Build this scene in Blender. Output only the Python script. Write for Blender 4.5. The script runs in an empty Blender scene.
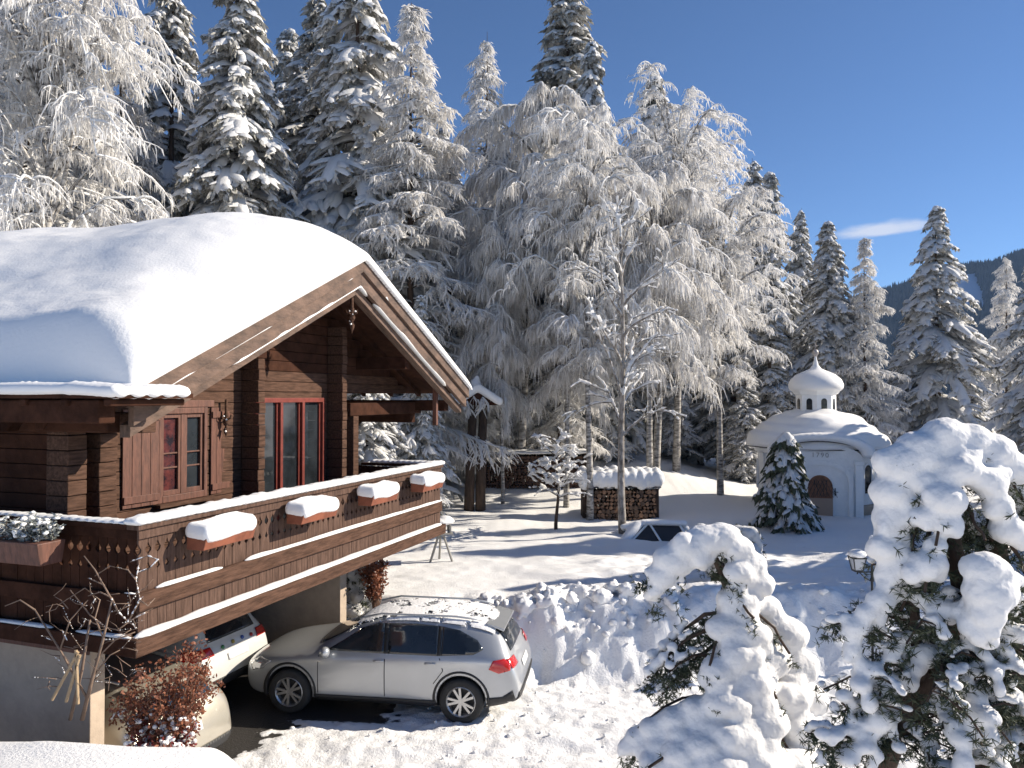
import bpy, bmesh, math, random
import numpy as np
from mathutils import Vector, Matrix, geometry
from mathutils.bvhtree import BVHTree
PI = math.pi
SC = bpy.context.scene
COL = SC.collection
# ---------------------------------------------------------------- camera, sky, sun, exposure
F = 760.0
PITCH = math.atan(13/F)
CAMZ = 5.0
cd = bpy.data.cameras.new('camera'); cam = bpy.data.objects.new('camera', cd); COL.objects.link(cam)
cam.location = (0, 0, CAMZ); cam.rotation_euler = (PI/2+PITCH, 0, 0)
cd.sensor_width = 36; cd.lens = F*36/1024; cd.clip_end = 6000; cd.clip_start = .05
SC.camera = cam
SUN_AZ, SUN_EL = math.radians(10), math.radians(29)   # azimuth from +X towards +Y
wd = bpy.data.worlds.new('World'); SC.world = wd; wd.use_nodes = True
wn, wl = wd.node_tree.nodes, wd.node_tree.links
wn.clear()
wo = wn.new('ShaderNodeOutputWorld'); bg = wn.new('ShaderNodeBackground')
sky = wn.new('ShaderNodeTexSky'); sky.sky_type = 'NISHITA'; sky.sun_disc = False
sky.sun_elevation = SUN_EL; sky.sun_rotation = PI/2-SUN_AZ
sky.altitude = 3000; sky.air_density = 1.0; sky.dust_density = 0; sky.ozone_density = 6.0
bg.inputs['Strength'].default_value = .09
def M_(nodes, links, op, a, b=None, c=None):
    n = nodes.new('ShaderNodeMath'); n.operation = op
    for i, v in enumerate((a, b, c)):
        if v is None: continue
        if isinstance(v, (int, float)): n.inputs[i].default_value = v
        else: links.new(v, n.inputs[i])
    return n.outputs[0]
tc = wn.new('ShaderNodeTexCoord'); sp = wn.new('ShaderNodeSeparateXYZ'); wl.new(tc.outputs['Generated'], sp.inputs[0])
m = lambda *a: M_(wn, wl, *a)
ysafe = m('MAXIMUM', sp.outputs['Y'], .05)
u = m('SUBTRACT', m('DIVIDE', sp.outputs['X'], ysafe), .49)
v = m('SUBTRACT', m('SUBTRACT', m('DIVIDE', sp.outputs['Z'], ysafe), .2225), m('MULTIPLY', u, .13))
nz = wn.new('ShaderNodeTexNoise'); nz.inputs['Scale'].default_value = 22; nz.inputs['Detail'].default_value = 6
mp = wn.new('ShaderNodeMapping'); mp.inputs['Scale'].default_value = (1, 1, 3.5)
wl.new(tc.outputs['Generated'], mp.inputs[0]); wl.new(mp.outputs[0], nz.inputs[0])
e = m('ADD', m('POWER', m('ABSOLUTE', m('DIVIDE', u, .082)), 2), m('POWER', m('ABSOLUTE', m('DIVIDE', v, .0125)), 2))
e = m('ADD', e, m('MULTIPLY', m('SUBTRACT', nz.outputs['Fac'], .5), 1.6))
fac = wn.new('ShaderNodeMapRange'); fac.interpolation_type = 'SMOOTHSTEP'
for k, val in (('From Min', 1.0), ('From Max', .1), ('To Min', 0), ('To Max', .72)): fac.inputs[k].default_value = val
wl.new(e, fac.inputs['Value'])
fr = m('MULTIPLY', fac.outputs[0], m('GREATER_THAN', sp.outputs['Y'], .1))
mx = wn.new('ShaderNodeMix'); mx.data_type = 'RGBA'
wl.new(fr, mx.inputs['Factor']); wl.new(sky.outputs[0], mx.inputs['A']); mx.inputs['B'].default_value = (6.2, 6.3, 6.8, 1)
wl.new(mx.outputs['Result'], bg.inputs['Color']); wl.new(bg.outputs[0], wo.inputs[0])
sd = bpy.data.lights.new('sun', 'SUN'); sun = bpy.data.objects.new('sun', sd); COL.objects.link(sun)
sd.energy = 5.0; sd.angle = math.radians(.5); sd.color = (1, .90, .75)
SV = Vector((math.cos(SUN_EL)*math.cos(SUN_AZ), math.cos(SUN_EL)*math.sin(SUN_AZ), math.sin(SUN_EL)))
sun.rotation_euler = SV.to_track_quat('Z', 'Y').to_euler()
vs = SC.view_settings; vs.view_transform = 'Standard'; vs.look = 'None'; vs.exposure = .62; vs.gamma = 1
SC.cycles.max_bounces = 6; SC.cycles.diffuse_bounces = 2; SC.cycles.glossy_bounces = 3; SC.cycles.transparent_max_bounces = 6
# ---------------------------------------------------------------- helpers
def W(px, py, Y):
    cp, s = math.cos(PITCH), math.sin(PITCH)
    x, y = (px-512)/F, (384-py)/F
    dy, dz = cp-y*s, s+y*cp
    k = Y/dy
    return Vector((x*k, Y, CAMZ+dz*k))
rng = np.random.default_rng(7); random.seed(7)
def tag(o, label=None, cat=None, group=None, kind=None):
    if label: o['label'] = label
    if cat: o['category'] = cat
    if group: o['group'] = group
    if kind: o['kind'] = kind
    return o
def empty(name, loc=(0, 0, 0), rz=0, label=None, cat=None, group=None):
    o = bpy.data.objects.new(name, None); COL.objects.link(o); o.location = loc; o.rotation_euler = (0, 0, rz)
    o.empty_display_size = .2
    return tag(o, label, cat, group)
def link(name, me, mat=None, parent=None, smooth=False):
    o = bpy.data.objects.new(name, me); COL.objects.link(o)
    if mat:
        for mm in (mat if isinstance(mat, (list, tuple)) else [mat]): me.materials.append(mm)
    if smooth: me.polygons.foreach_set('use_smooth', np.ones(len(me.polygons), bool))
    o.parent = parent
    return o
class MB:
    """collects shapes, then becomes one mesh object"""
    def __init__(s): s.v = []; s.f = []; s.n = 0; s.mi = []
    def add(s, V, Fs, mi=0):
        V = [tuple(p) for p in V]
        s.v += V; s.f += [tuple(i+s.n for i in f) for f in Fs]; s.mi += [mi]*len(Fs); s.n += len(V)
    def box(s, x0, x1, y0, y1, z0, z1, mi=0, bev=0):
        s.add([(x0,y0,z0),(x1,y0,z0),(x1,y1,z0),(x0,y1,z0),(x0,y0,z1),(x1,y0,z1),(x1,y1,z1),(x0,y1,z1)],
              [(0,3,2,1),(4,5,6,7),(0,1,5,4),(1,2,6,5),(2,3,7,6),(3,0,4,7)], mi)
    def beam(s, p, q, w, h, mi=0, up=(0,0,1)):
        p, q = Vector(p), Vector(q); d = (q-p).normalized(); r = d.cross(Vector(up)).normalized(); uu = r.cross(d)
        V = []
        for c in (p, q):
            for a, b in ((-1,-1),(1,-1),(1,1),(-1,1)): V.append(c+r*a*w/2+uu*b*h/2)
        s.add(V, [(0,3,2,1),(4,5,6,7),(0,1,5,4),(1,2,6,5),(2,3,7,6),(3,0,4,7)], mi)
    def tube(s, pts, rad, n=8, mi=0, cap=True):
        pts = [Vector(p) for p in pts]; V = []; Fs = []
        if isinstance(rad, (int, float)): rad = [rad]*len(pts)
        ref = None
        for i, p in enumerate(pts):
            d = (pts[min(i+1, len(pts)-1)]-pts[max(i-1, 0)]).normalized()
            if ref is None: ref = Vector((1,0,0)) if abs(d.x) < .8 else Vector((0,1,0))
            r = d.cross(ref).normalized(); uu = r.cross(d).normalized(); ref = uu.cross(d) if False else ref
            for k in range(n):
                t = 2*PI*k/n; V.append(p+(r*math.cos(t)+uu*math.sin(t))*rad[i])
        for i in range(len(pts)-1):
            for k in range(n): Fs.append((i*n+k, i*n+(k+1)%n, (i+1)*n+(k+1)%n, (i+1)*n+k))
        if cap: Fs += [tuple(range(n))[::-1], tuple((len(pts)-1)*n+k for k in range(n))]
        s.add(V, Fs, mi)
    def prism(s, poly, x0, x1, mi=0, plane='x'):
        """polygon in two axes extruded along the third"""
        n = len(poly)
        def P(a, b, c): return {'x': (c, a, b), 'y': (a, c, b), 'z': (a, b, c)}[plane]
        V = [P(a, b, x0) for a, b in poly]+[P(a, b, x1) for a, b in poly]
        s.add(V, [tuple(range(n))[::-1], tuple(range(n, 2*n))]+[(i, (i+1)%n, n+(i+1)%n, n+i) for i in range(n)], mi)
    def lathe(s, prof, c=(0,0,0), n=32, mi=0, a0=0, a1=2*PI):
        V = []; full = abs(a1-a0-2*PI) < 1e-6; m_ = n if full else n+1
        for r, z in prof:
            for k in range(m_):
                t = a0+(a1-a0)*k/n; V.append((c[0]+r*math.cos(t), c[1]+r*math.sin(t), c[2]+z))
        Fs = []
        for i in range(len(prof)-1):
            for k in range(n):
                k2 = (k+1)%m_ if full else k+1
                Fs.append((i*m_+k, i*m_+k2, (i+1)*m_+k2, (i+1)*m_+k))
        s.add(V, Fs, mi)
    def build(s, name, mat, parent=None, smooth=False, bevel=0):
        me = bpy.data.meshes.new(name); me.from_pydata(s.v, [], s.f)
        me.polygons.foreach_set('material_index', s.mi)
        bm = bmesh.new(); bm.from_mesh(me); bmesh.ops.recalc_face_normals(bm, faces=bm.faces); bm.to_mesh(me); bm.free()
        o = link(name, me, mat, parent, smooth)
        if bevel:
            b = o.modifiers.new('bevel', 'BEVEL'); b.width = bevel; b.segments = 2; b.limit_method = 'ANGLE'
        return o
def npmesh(name, V, Q, mat=None, parent=None, smooth=True, tri=None):
    """fast mesh from numpy: V (n,3), Q (m,4) quads, optional tri (k,3)"""
    me = bpy.data.meshes.new(name)
    nq = 0 if Q is None else len(Q); nt = 0 if tri is None else len(tri)
    me.vertices.add(len(V)); me.vertices.foreach_set('co', np.ascontiguousarray(V, dtype=np.float32).ravel())
    idx = []
    if nq: idx.append(Q.ravel())
    if nt: idx.append(tri.ravel())
    idx = np.concatenate(idx).astype(np.int32)
    me.loops.add(len(idx)); me.loops.foreach_set('vertex_index', idx)
    st = np.concatenate([np.arange(nq)*4, nq*4+np.arange(nt)*3]).astype(np.int32)
    me.polygons.add(nq+nt); me.polygons.foreach_set('loop_start', st)
    try: me.polygons.foreach_set('loop_total', np.concatenate([np.full(nq, 4), np.full(nt, 3)]).astype(np.int32))
    except Exception: pass
    me.polygons.foreach_set('use_smooth', np.full(nq+nt, smooth))
    me.update(calc_edges=True)
    if name is None: return me
    if mat is not None: me.materials.append(mat)
    if parent is False: return me
    o = bpy.data.objects.new(name, me); COL.objects.link(o); o.parent = parent
    return o
def vnoise(x, y, seed=0):
    xi, yi = np.floor(x).astype(np.int64), np.floor(y).astype(np.int64); xf, yf = x-xi, y-yi
    def h(a, b):
        n = (a*374761393+b*668265263+seed*974711) & 0x7fffffff
        n = ((n ^ (n >> 13))*1274126177) & 0x7fffffff
        return ((n ^ (n >> 16)) & 0xffff)/65535.0
    uu, vv = xf*xf*(3-2*xf), yf*yf*(3-2*yf)
    return (h(xi,yi)*(1-uu)+h(xi+1,yi)*uu)*(1-vv)+(h(xi,yi+1)*(1-uu)+h(xi+1,yi+1)*uu)*vv-.5
def fbm(x, y, o=4, seed=0, g=.5):
    r = 0; a = 1
    for k in range(o): r = r+a*vnoise(x*2**k+17.3*k, y*2**k+5.1*k, seed+k); a *= g
    return r
def sstep(a, b, x):
    t = np.clip((x-a)/(b-a), 0, 1); return t*t*(3-2*t)
# ---------------------------------------------------------------- materials
def mat(name, col, rough=.6, metal=0, bump=0, bscale=20, var=0, vscale=6, stretch=(1,1,1), coat=0, col2=None, spec=None, detail=4, trans=0):
    m_ = bpy.data.materials.new(name); m_.use_nodes = True
    N, L = m_.node_tree.nodes, m_.node_tree.links; b = N['Principled BSDF']
    b.inputs['Base Color'].default_value = (*col, 1); b.inputs['Roughness'].default_value = rough; b.inputs['Metallic'].default_value = metal
    if coat: b.inputs['Coat Weight'].default_value = coat; b.inputs['Coat Roughness'].default_value = .08
    if spec is not None: b.inputs['Specular IOR Level'].default_value = spec
    t = N.new('ShaderNodeTexCoord'); mpn = N.new('ShaderNodeMapping'); mpn.inputs['Scale'].default_value = stretch
    L.new(t.outputs['Object'], mpn.inputs[0])
    if var or col2:
        n = N.new('ShaderNodeTexNoise'); n.inputs['Scale'].default_value = vscale; n.inputs['Detail'].default_value = detail; n.inputs['Roughness'].default_value = .65
        L.new(mpn.outputs[0], n.inputs[0])
        cr = N.new('ShaderNodeValToRGB'); c2 = col2 or tuple(c*(1-var) for c in col)
        cr.color_ramp.elements[0].position = .36; cr.color_ramp.elements[1].position = .64
        cr.color_ramp.elements[0].color = (*c2, 1); cr.color_ramp.elements[1].color = (*[min(1, c*(1+var*.4)) for c in col], 1)
        L.new(n.outputs['Fac'], cr.inputs[0]); L.new(cr.outputs[0], b.inputs['Base Color'])
    if bump:
        n = N.new('ShaderNodeTexNoise'); n.inputs['Scale'].default_value = bscale; n.inputs['Detail'].default_value = 5
        L.new(mpn.outputs[0], n.inputs[0])
        bp = N.new('ShaderNodeBump'); bp.inputs['Strength'].default_value = 1; bp.inputs['Distance'].default_value = bump
        L.new(n.outputs['Fac'], bp.inputs['Height']); L.new(bp.outputs[0], b.inputs['Normal'])
    if trans:
        tr = N.new('ShaderNodeBsdfTranslucent'); tr.inputs[0].default_value = (*col, 1); ms = N.new('ShaderNodeMixShader'); ms.inputs[0].default_value = trans
        L.new(b.outputs[0], ms.inputs[1]); L.new(tr.outputs[0], ms.inputs[2]); L.new(ms.outputs[0], N['Material Output'].inputs[0])
    return m_
SNOW = mat('snow', (.88,.875,.87), .6, bump=.006, bscale=22, spec=.25)
SNOWF = mat('tree_snow', (.88,.875,.87), .7, bump=.02, bscale=14, spec=.2, trans=.28)
SNOWP = mat('pillow_snow', (.80,.79,.785), .65, bump=.008, bscale=26, spec=.2)
FROST = mat('hoar_frost', (.88,.86,.84), .8, spec=.1, trans=.4, var=.36, vscale=.9)
NEEDLE = mat('needles', (.13,.13,.11), .7, var=.5, vscale=1.8, col2=(.74,.72,.69), spec=.2, trans=.2)
NEEDLE2 = mat('pine_needles', (.040,.052,.030), .6, var=.5, vscale=9, col2=(.09,.10,.06), spec=.3)
BARK = mat('dark_bark', (.075,.048,.034), .9, bump=.03, bscale=14, var=.5, stretch=(1,1,.25), vscale=10)
BIRCH = mat('birch_bark', (.55,.52,.48), .8, bump=.01, bscale=9, col2=(.07,.06,.055), stretch=(.8,.8,2.6), vscale=4.5)
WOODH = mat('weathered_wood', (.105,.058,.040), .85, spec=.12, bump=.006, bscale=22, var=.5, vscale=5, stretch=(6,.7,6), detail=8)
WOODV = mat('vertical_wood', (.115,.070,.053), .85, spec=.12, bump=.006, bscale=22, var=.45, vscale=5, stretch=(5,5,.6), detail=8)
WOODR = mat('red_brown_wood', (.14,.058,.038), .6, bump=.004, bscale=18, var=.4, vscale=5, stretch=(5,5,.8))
WOODK = mat('shade_dark_wood', (.055,.024,.015), .9, spec=.08, bump=.006, bscale=18, var=.4, vscale=4, stretch=(1,1,1))  # darker copy of the chalet timber, shade of the unlit sides painted in
REDFR = mat('red_frame', (.19,.036,.024), .45, var=.25, vscale=8)
ORANGE = mat('planter_orange', (.23,.072,.036), .6, var=.3, vscale=6, bump=.003)
PLASTER = mat('plaster', (.46,.37,.29), .9, bump=.01, bscale=12, var=.16, vscale=2.2)
WHITEP = mat('white_plaster', (.90,.90,.89), .85, bump=.006, bscale=14, var=.07, vscale=2)
GLASS = mat('window_glass', (.025,.03,.035), .05, spec=.8, var=.5, vscale=1.5)
def shade_glass(name, col): return mat(name, col, .08, spec=.8, var=.5, vscale=7)
BLACK = mat('black_plastic', (.02,.02,.021), .55)
IRON = mat('black_iron', (.018,.018,.02), .45, metal=.3)
# ---------------------------------------------------------------- terrain
HO = Vector((-5.67, 9.40, 0)); HR = -math.radians(19.45)
HA = np.array([-math.sin(HR), math.cos(HR)]); HN = np.array([math.cos(HR), math.sin(HR)])
def T(x, y, fine=True):
    x = np.asarray(x, float); y = np.asarray(y, float)
    rx, ry = x-HO.x, y-HO.y
    a = rx*HA[0]+ry*HA[1]; n = rx*HN[0]+ry*HN[1]
    yf = 13.15+np.clip(-x, 0, 3.2)*.30+.35*vnoise(x*.7, x*0+3.3, 5)+.12*vnoise(x*2.7, x*0, 8)+np.clip(x-5, 0, 20)*.03
    up = sstep(0, 1.15, y-yf)
    crest = np.exp(-((y-yf-1.5)/.8)**2)*.22*sstep(-1.5, 1, x)
    z = 1.1*up + crest
    back = np.clip(y-27, 0, 200)*(.13*(1-sstep(5, 11, x))+.012)
    z = z+back*up
    z = z+sstep(-3, -9, x)*up*np.clip(y-16, 0, 30)*.03
    # cleared forecourt under the house
    gar = sstep(.35, 0, a-5.25)*sstep(1.2, .9, n-.9)
    gar = np.maximum(gar, 0)
    z = z*(1-gar)
    # garden bank at the lower left
    gb = sstep(1.2, 0, y-7.15-.10*np.sin(x*2.1))*sstep(-1.5, -2.9, x+.15*np.sin(y*1.7))
    z = z*(1-gb)+gb*(1.70+.10*np.sin(x*1.3+.4)-.03*(y-7))
    # soft drifts
    soft = .16*fbm(x*.35, y*.5, 3, 11)+.05*fbm(x*1.4, y*1.9, 3, 12)
    z = z+soft*up*sstep(0, 2, y-yf)+.05*fbm(x*.9,y*.9,3,14)*gb
    if fine:
        lump = .55+1.1*fbm(x*1.7, y*2.0, 5, 21, .6)
        bankm = np.exp(-((y-yf-.95)/.85)**2)*sstep(-1.9, -.4, x)
        z = z+bankm*(lump-.55)*.30*(.45+.55*sstep(4.5, 2.5, x)) + bankm*.10*np.clip(fbm(x*9, y*9, 2, 33)+.1, 0, 1)
        foot = np.exp(-((y-17.2-.12*x)/1.2)**2)*sstep(.5, 3, x)
        z = z+foot*.18*(fbm(x*1.5, y*3.2, 3, 44)+.1)
        tr = sstep(-1.4, 2.5, x)*.0+1
        fl = (1-up)*(1-gb)
        snowy = asphalt(x, y)
        churn = .060*fbm(x*2.0+y*.6, y*4.5, 5, 51, .68)+.020*fbm(x*11, y*13, 3, 52, .7)
        z = z+fl*(1-snowy)*(churn+.045)
        # wheel ruts leading to the car
        for off in (9.35, 10.7):
            d = y-off-.10*x
            z = z-fl*.08*np.exp(-(d/.13)**2)*(1-snowy)*(1+.5*vnoise(x*5, y*2, 3))
    return z
def asphalt(x, y):
    rx, ry = x-HO.x, y-HO.y
    a = rx*HA[0]+ry*HA[1]; n = rx*HN[0]+ry*HN[1]
    w = n+.7*fbm(x*1.1, y*1.1, 3, 61)+.5*fbm(x*5, y*5, 3, 62)
    lim = 1.75-.2*sstep(0, 2.5, a)
    inn = sstep(.15, -.15, w-lim)*sstep(-.6, -.2, a+1.2)*sstep(6.0, 5.6, a)
    # wet strip beneath the parked car
    cx = sstep(.25, -.1, np.abs(y-12.55+.1*(x+2))-.8)*sstep(.2, -.2, x+1.9+.6*fbm(x*4, y*4, 3, 63))*sstep(-4.2, -3.6, x)
    return np.clip(np.maximum(inn, cx), 0, 1)
def lines(lo, hi, f0, f1, step, grow=1.09):
    r = list(np.arange(f0, f1, step)); s = step; p = f1
    while p < hi: r.append(p); s = min(s*grow, 120); p += s
    r.append(hi); s = step; p = f0-step; L_ = []
    while p > lo: L_.append(p); s = min(s*grow, 120); p -= s
    L_.append(lo)
    return np.array(sorted(set(L_))+r)
gx = lines(-1500, 2300, -6.2, 9.2, .05); gy = lines(-60, 1700, 6.3, 19.5, .05)
X, Y = np.meshgrid(gx, gy)
Z = T(X, Y)
far = sstep(60, 140, Y)+sstep(60, 140, np.abs(X))
Z = np.where(far > 0, Z*(1-np.clip(far, 0, 1))+np.clip(far, 0, 1)*1.5, Z)
nx, ny = len(gx), len(gy)
I = np.arange(nx*ny).reshape(ny, nx)
Qd = np.stack([I[:-1,:-1], I[:-1,1:], I[1:,1:], I[1:,:-1]], -1).reshape(-1, 4)
GM = bpy.data.materials.new('snowy_ground'); GM.use_nodes = True
N, L = GM.node_tree.nodes, GM.node_tree.links; b = N['Principled BSDF']
at = N.new('ShaderNodeAttribute'); at.attribute_name = 'bare'
tcn = N.new('ShaderNodeTexCoord'); n1 = N.new('ShaderNodeTexNoise'); n1.inputs['Scale'].default_value = 14; n1.inputs['Detail'].default_value = 6
L.new(tcn.outputs['Object'], n1.inputs[0])
s1 = M_(N, L, 'ADD', at.outputs['Fac'], M_(N, L, 'MULTIPLY', M_(N, L, 'SUBTRACT', n1.outputs['Fac'], .5), .9))
mr = N.new('ShaderNodeMapRange'); mr.inputs['From Min'].default_value = .42; mr.inputs['From Max'].default_value = .6; L.new(s1, mr.inputs[0])
mxn = N.new('ShaderNodeMix'); mxn.data_type = 'RGBA'; L.new(mr.outputs[0], mxn.inputs['Factor'])
mxn.inputs['A'].default_value = (.88,.875,.87,1); mxn.inputs['B'].default_value = (.05,.046,.043,1)
L.new(mxn.outputs['Result'], b.inputs['Base Color'])
rr = N.new('ShaderNodeMapRange'); L.new(mr.outputs[0], rr.inputs[0]); rr.inputs['To Min'].default_value = .6; rr.inputs['To Max'].default_value = .42; L.new(rr.outputs[0], b.inputs['Roughness'])
b.inputs['Specular IOR Level'].default_value = .3
n2 = N.new('ShaderNodeTexNoise'); n2.inputs['Scale'].default_value = 26; n2.inputs['Detail'].default_value = 6; n2.inputs['Roughness'].default_value = .6; L.new(tcn.outputs['Object'], n2.inputs[0])
bp = N.new('ShaderNodeBump'); bp.inputs['Distance'].default_value = .02; bp.inputs['Strength'].default_value = .8; L.new(n2.outputs['Fac'], bp.inputs['Height']); L.new(bp.outputs[0], b.inputs['Normal'])
g = npmesh('ground', np.stack([X, Y, Z], -1).reshape(-1, 3), Qd, GM)
atb = g.data.attributes.new('bare', 'FLOAT', 'POINT'); atb.data.foreach_set('value', asphalt(X, Y).ravel().astype(np.float32))
tag(g, kind='structure')
def TZ(x, y): return float(T(np.array([x]), np.array([y]), False)[0])
# ---------------------------------------------------------------- far hill
def ridge(x):
    return np.interp(x, [-600, 0, 250, 379, 482, 530, 589, 642, 674, 900, 1300, 2300], [5, 55, 90, 108, 137, 150, 169, 176, 189, 212, 215, 210])
hx = np.linspace(-900, 2200, 220); hy = np.linspace(560, 1500, 70)
HX, HY = np.meshgrid(hx, hy)
def hillz(x, y):
    k = np.where(y < 1000, sstep(600, 1030, y), 1-.9*sstep(1100, 1700, y))
    k = np.where(y < 1000, np.clip((y-620)/380, -.05, 1)**1.0, k)
    return ridge(x)*k+7*fbm(x*.012, y*.012, 4, 71)*np.clip(k, 0, 1)-1
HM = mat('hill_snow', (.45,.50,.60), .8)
hv = np.stack([HX, HY, hillz(HX, HY)], -1).reshape(-1, 3); I = np.arange(hv.shape[0]).reshape(HX.shape)
h = npmesh('hill', hv, np.stack([I[:-1,:-1], I[:-1,1:], I[1:,1:], I[1:,:-1]], -1).reshape(-1, 4), HM); tag(h, kind='structure')
nT = 42000
tx = rng.uniform(150, 1050, nT); ty = 640+380*rng.random(nT)**.8
ok = ~((np.abs((tx-(ty*.585+8))) < 17+.10*(1000-ty)) & (ty > 880) & (ty < 985))
tx, ty = tx[ok], ty[ok]
nR = 900; tx = np.concatenate([tx, rng.uniform(150, 1050, nR)]); ty = np.concatenate([ty, rng.uniform(985, 1010, nR)])
tz = hillz(tx, ty)-1; th = rng.uniform(7, 15, len(tx))*(1+.25*vnoise(tx*.03, ty*.03, 9)); tr_ = th*rng.uniform(.16, .24, len(tx))
ang = np.arange(5)*2*PI/5
ring = np.stack([tx[:,None]+tr_[:,None]*np.cos(ang), ty[:,None]+tr_[:,None]*np.sin(ang), np.repeat(tz[:,None], 5, 1)], -1)
apex = np.stack([tx, ty, tz+th], -1)[:,None]
V_ = np.concatenate([ring, apex], 1).reshape(-1, 3); base = np.arange(len(tx))[:,None,None]*6
tri = (np.array([[k, (k+1)%5, 5] for k in range(5)])[None]+base).reshape(-1, 3)
FM = mat('forest_green', (.025,.035,.04), .95, var=.4, vscale=.05, col2=(.06,.07,.09), spec=.05)
fo = npmesh('hillside_forest', V_, None, FM, tri=tri, smooth=False)
tag(fo, 'far dark forest covering the blue hillside at the right', 'forest', kind='stuff')
# ---------------------------------------------------------------- blob snow
def blobs(name, items, voxel, mt, parent=None, disp=0, smooth_it=4, sub=2, flat=None, dscale=.25):
    """union of ellipsoids, remeshed into one soft lump. items: (center, (rx,ry,rz))"""
    bm = bmesh.new(); bmesh.ops.create_icosphere(bm, subdivisions=sub, radius=1)
    uv = np.array([v_.co[:] for v_ in bm.verts]); ft = np.array([[v_.index for v_ in f.verts] for f in bm.faces]); bm.free()
    C_ = np.array([tuple(i[0]) for i in items]); R_ = np.array([i[1] if hasattr(i[1], '__len__') else (i[1],)*3 for i in items])
    V0 = (uv[None]*R_[:,None]+C_[:,None]).reshape(-1, 3); T0 = (ft[None]+np.arange(len(items))[:,None,None]*len(uv)).reshape(-1, 3)
    o = npmesh(name+'_tmp', V0, None, None, tri=T0)
    r = o.modifiers.new('r', 'REMESH'); r.mode = 'VOXEL'; r.voxel_size = voxel
    s = o.modifiers.new('s', 'SMOOTH'); s.iterations = smooth_it; s.factor = .5
    if disp:
        tx_ = bpy.data.textures.new('lump', 'CLOUDS'); tx_.noise_scale = dscale; tx_.noise_depth = 2
        d = o.modifiers.new('d', 'DISPLACE'); d.texture = tx_; d.strength = disp; d.mid_level = .5; d.texture_coords = 'LOCAL'
        ty_ = bpy.data.textures.new('grain', 'CLOUDS'); ty_.noise_scale = max(.018, dscale*.28); ty_.noise_depth = 1
        d = o.modifiers.new('d2', 'DISPLACE'); d.texture = ty_; d.strength = disp*.42; d.mid_level = .5; d.texture_coords = 'LOCAL'
    dg = bpy.context.evaluated_depsgraph_get(); dg.update()
    me = bpy.data.meshes.new_from_object(o.evaluated_get(dg)); me.name = name
    bpy.data.objects.remove(o)
    me.materials.clear()
    return link(name, me, mt, parent, True)
# ---------------------------------------------------------------- strips and tree generators
def strips(P, side, w):
    """flat ribbons: P (n,k,3), side (n,3) or (n,k,3), w (k,) or (n,k) half widths -> V,Q"""
    n, k, _ = P.shape
    if side.ndim == 2: side = np.repeat(side[:,None], k, 1)
    w = np.broadcast_to(w, (n, k))[...,None]
    V = np.stack([P-side*w, P+side*w], 2).reshape(-1, 3)
    i = (np.arange(n)[:,None]*k+np.arange(k-1)[None])*2
    Q = np.stack([i, i+1, i+3, i+2], -1).reshape(-1, 4)
    return V, Q
def ridges(P, w, h):
    """snow caps: 4-point roof-shaped ribbons along paths; w,h (n,k)"""
    n, k, _ = P.shape
    d = np.gradient(P, axis=1); d[...,2] = 0; d /= np.linalg.norm(d, axis=-1, keepdims=True)+1e-9
    s = np.stack([-d[...,1], d[...,0], 0*d[...,0]], -1)
    w = np.broadcast_to(w, (n, k))[...,None]; h = np.broadcast_to(h, (n, k))[...,None]; up = np.array([0,0,1.])
    V = np.stack([P-s*w-up*h*.35, P-s*w*.55+up*h*.75, P+s*w*.55+up*h*.75, P+s*w-up*h*.35], 2).reshape(-1, 3)
    i = (np.arange(n)[:,None,None]*k+np.arange(k-1)[None,:,None])*4+np.arange(3)[None,None]
    Q = np.stack([i, i+1, i+5, i+4], -1).reshape(-1, 4)
    return V, Q
def merge(parts):
    V, Q, o = [], [], 0
    for v_, q_ in parts: V.append(v_); Q.append(q_+o); o += len(v_)
    return np.concatenate(V), np.concatenate(Q)
def tubes(P, rad, n=5):
    """tubes P (m,k,3), rad (m,k)"""
    m_, k, _ = P.shape
    d = np.gradient(P, axis=1); d /= np.linalg.norm(d, axis=-1, keepdims=True)+1e-9
    ref = np.where(np.abs(d[...,2:3]) < .8, np.array([0,0,1.]), np.array([1.,0,0]))
    r = np.cross(d, ref); r /= np.linalg.norm(r, axis=-1, keepdims=True)+1e-9; uu = np.cross(r, d)
    t = np.arange(n)*2*PI/n
    V = (P[:,:,None]+(r[:,:,None]*np.cos(t)[:,None]+uu[:,:,None]*np.sin(t)[:,None])*np.broadcast_to(rad, (m_, k))[:,:,None,None]).reshape(-1, 3)
    b0 = (np.arange(m_)[:,None,None]*k+np.arange(k-1)[None,:,None])*n; j = np.arange(n)[None,None]; j2 = (j+1)%n
    Q = np.stack([b0+j, b0+j2, b0+n+j2, b0+n+j], -1).reshape(-1, 4)
    return V, Q
def rdir(n, g):
    a = g.uniform(0, 2*PI, n); return np.stack([np.cos(a), np.sin(a), 0*a], -1)
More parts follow.
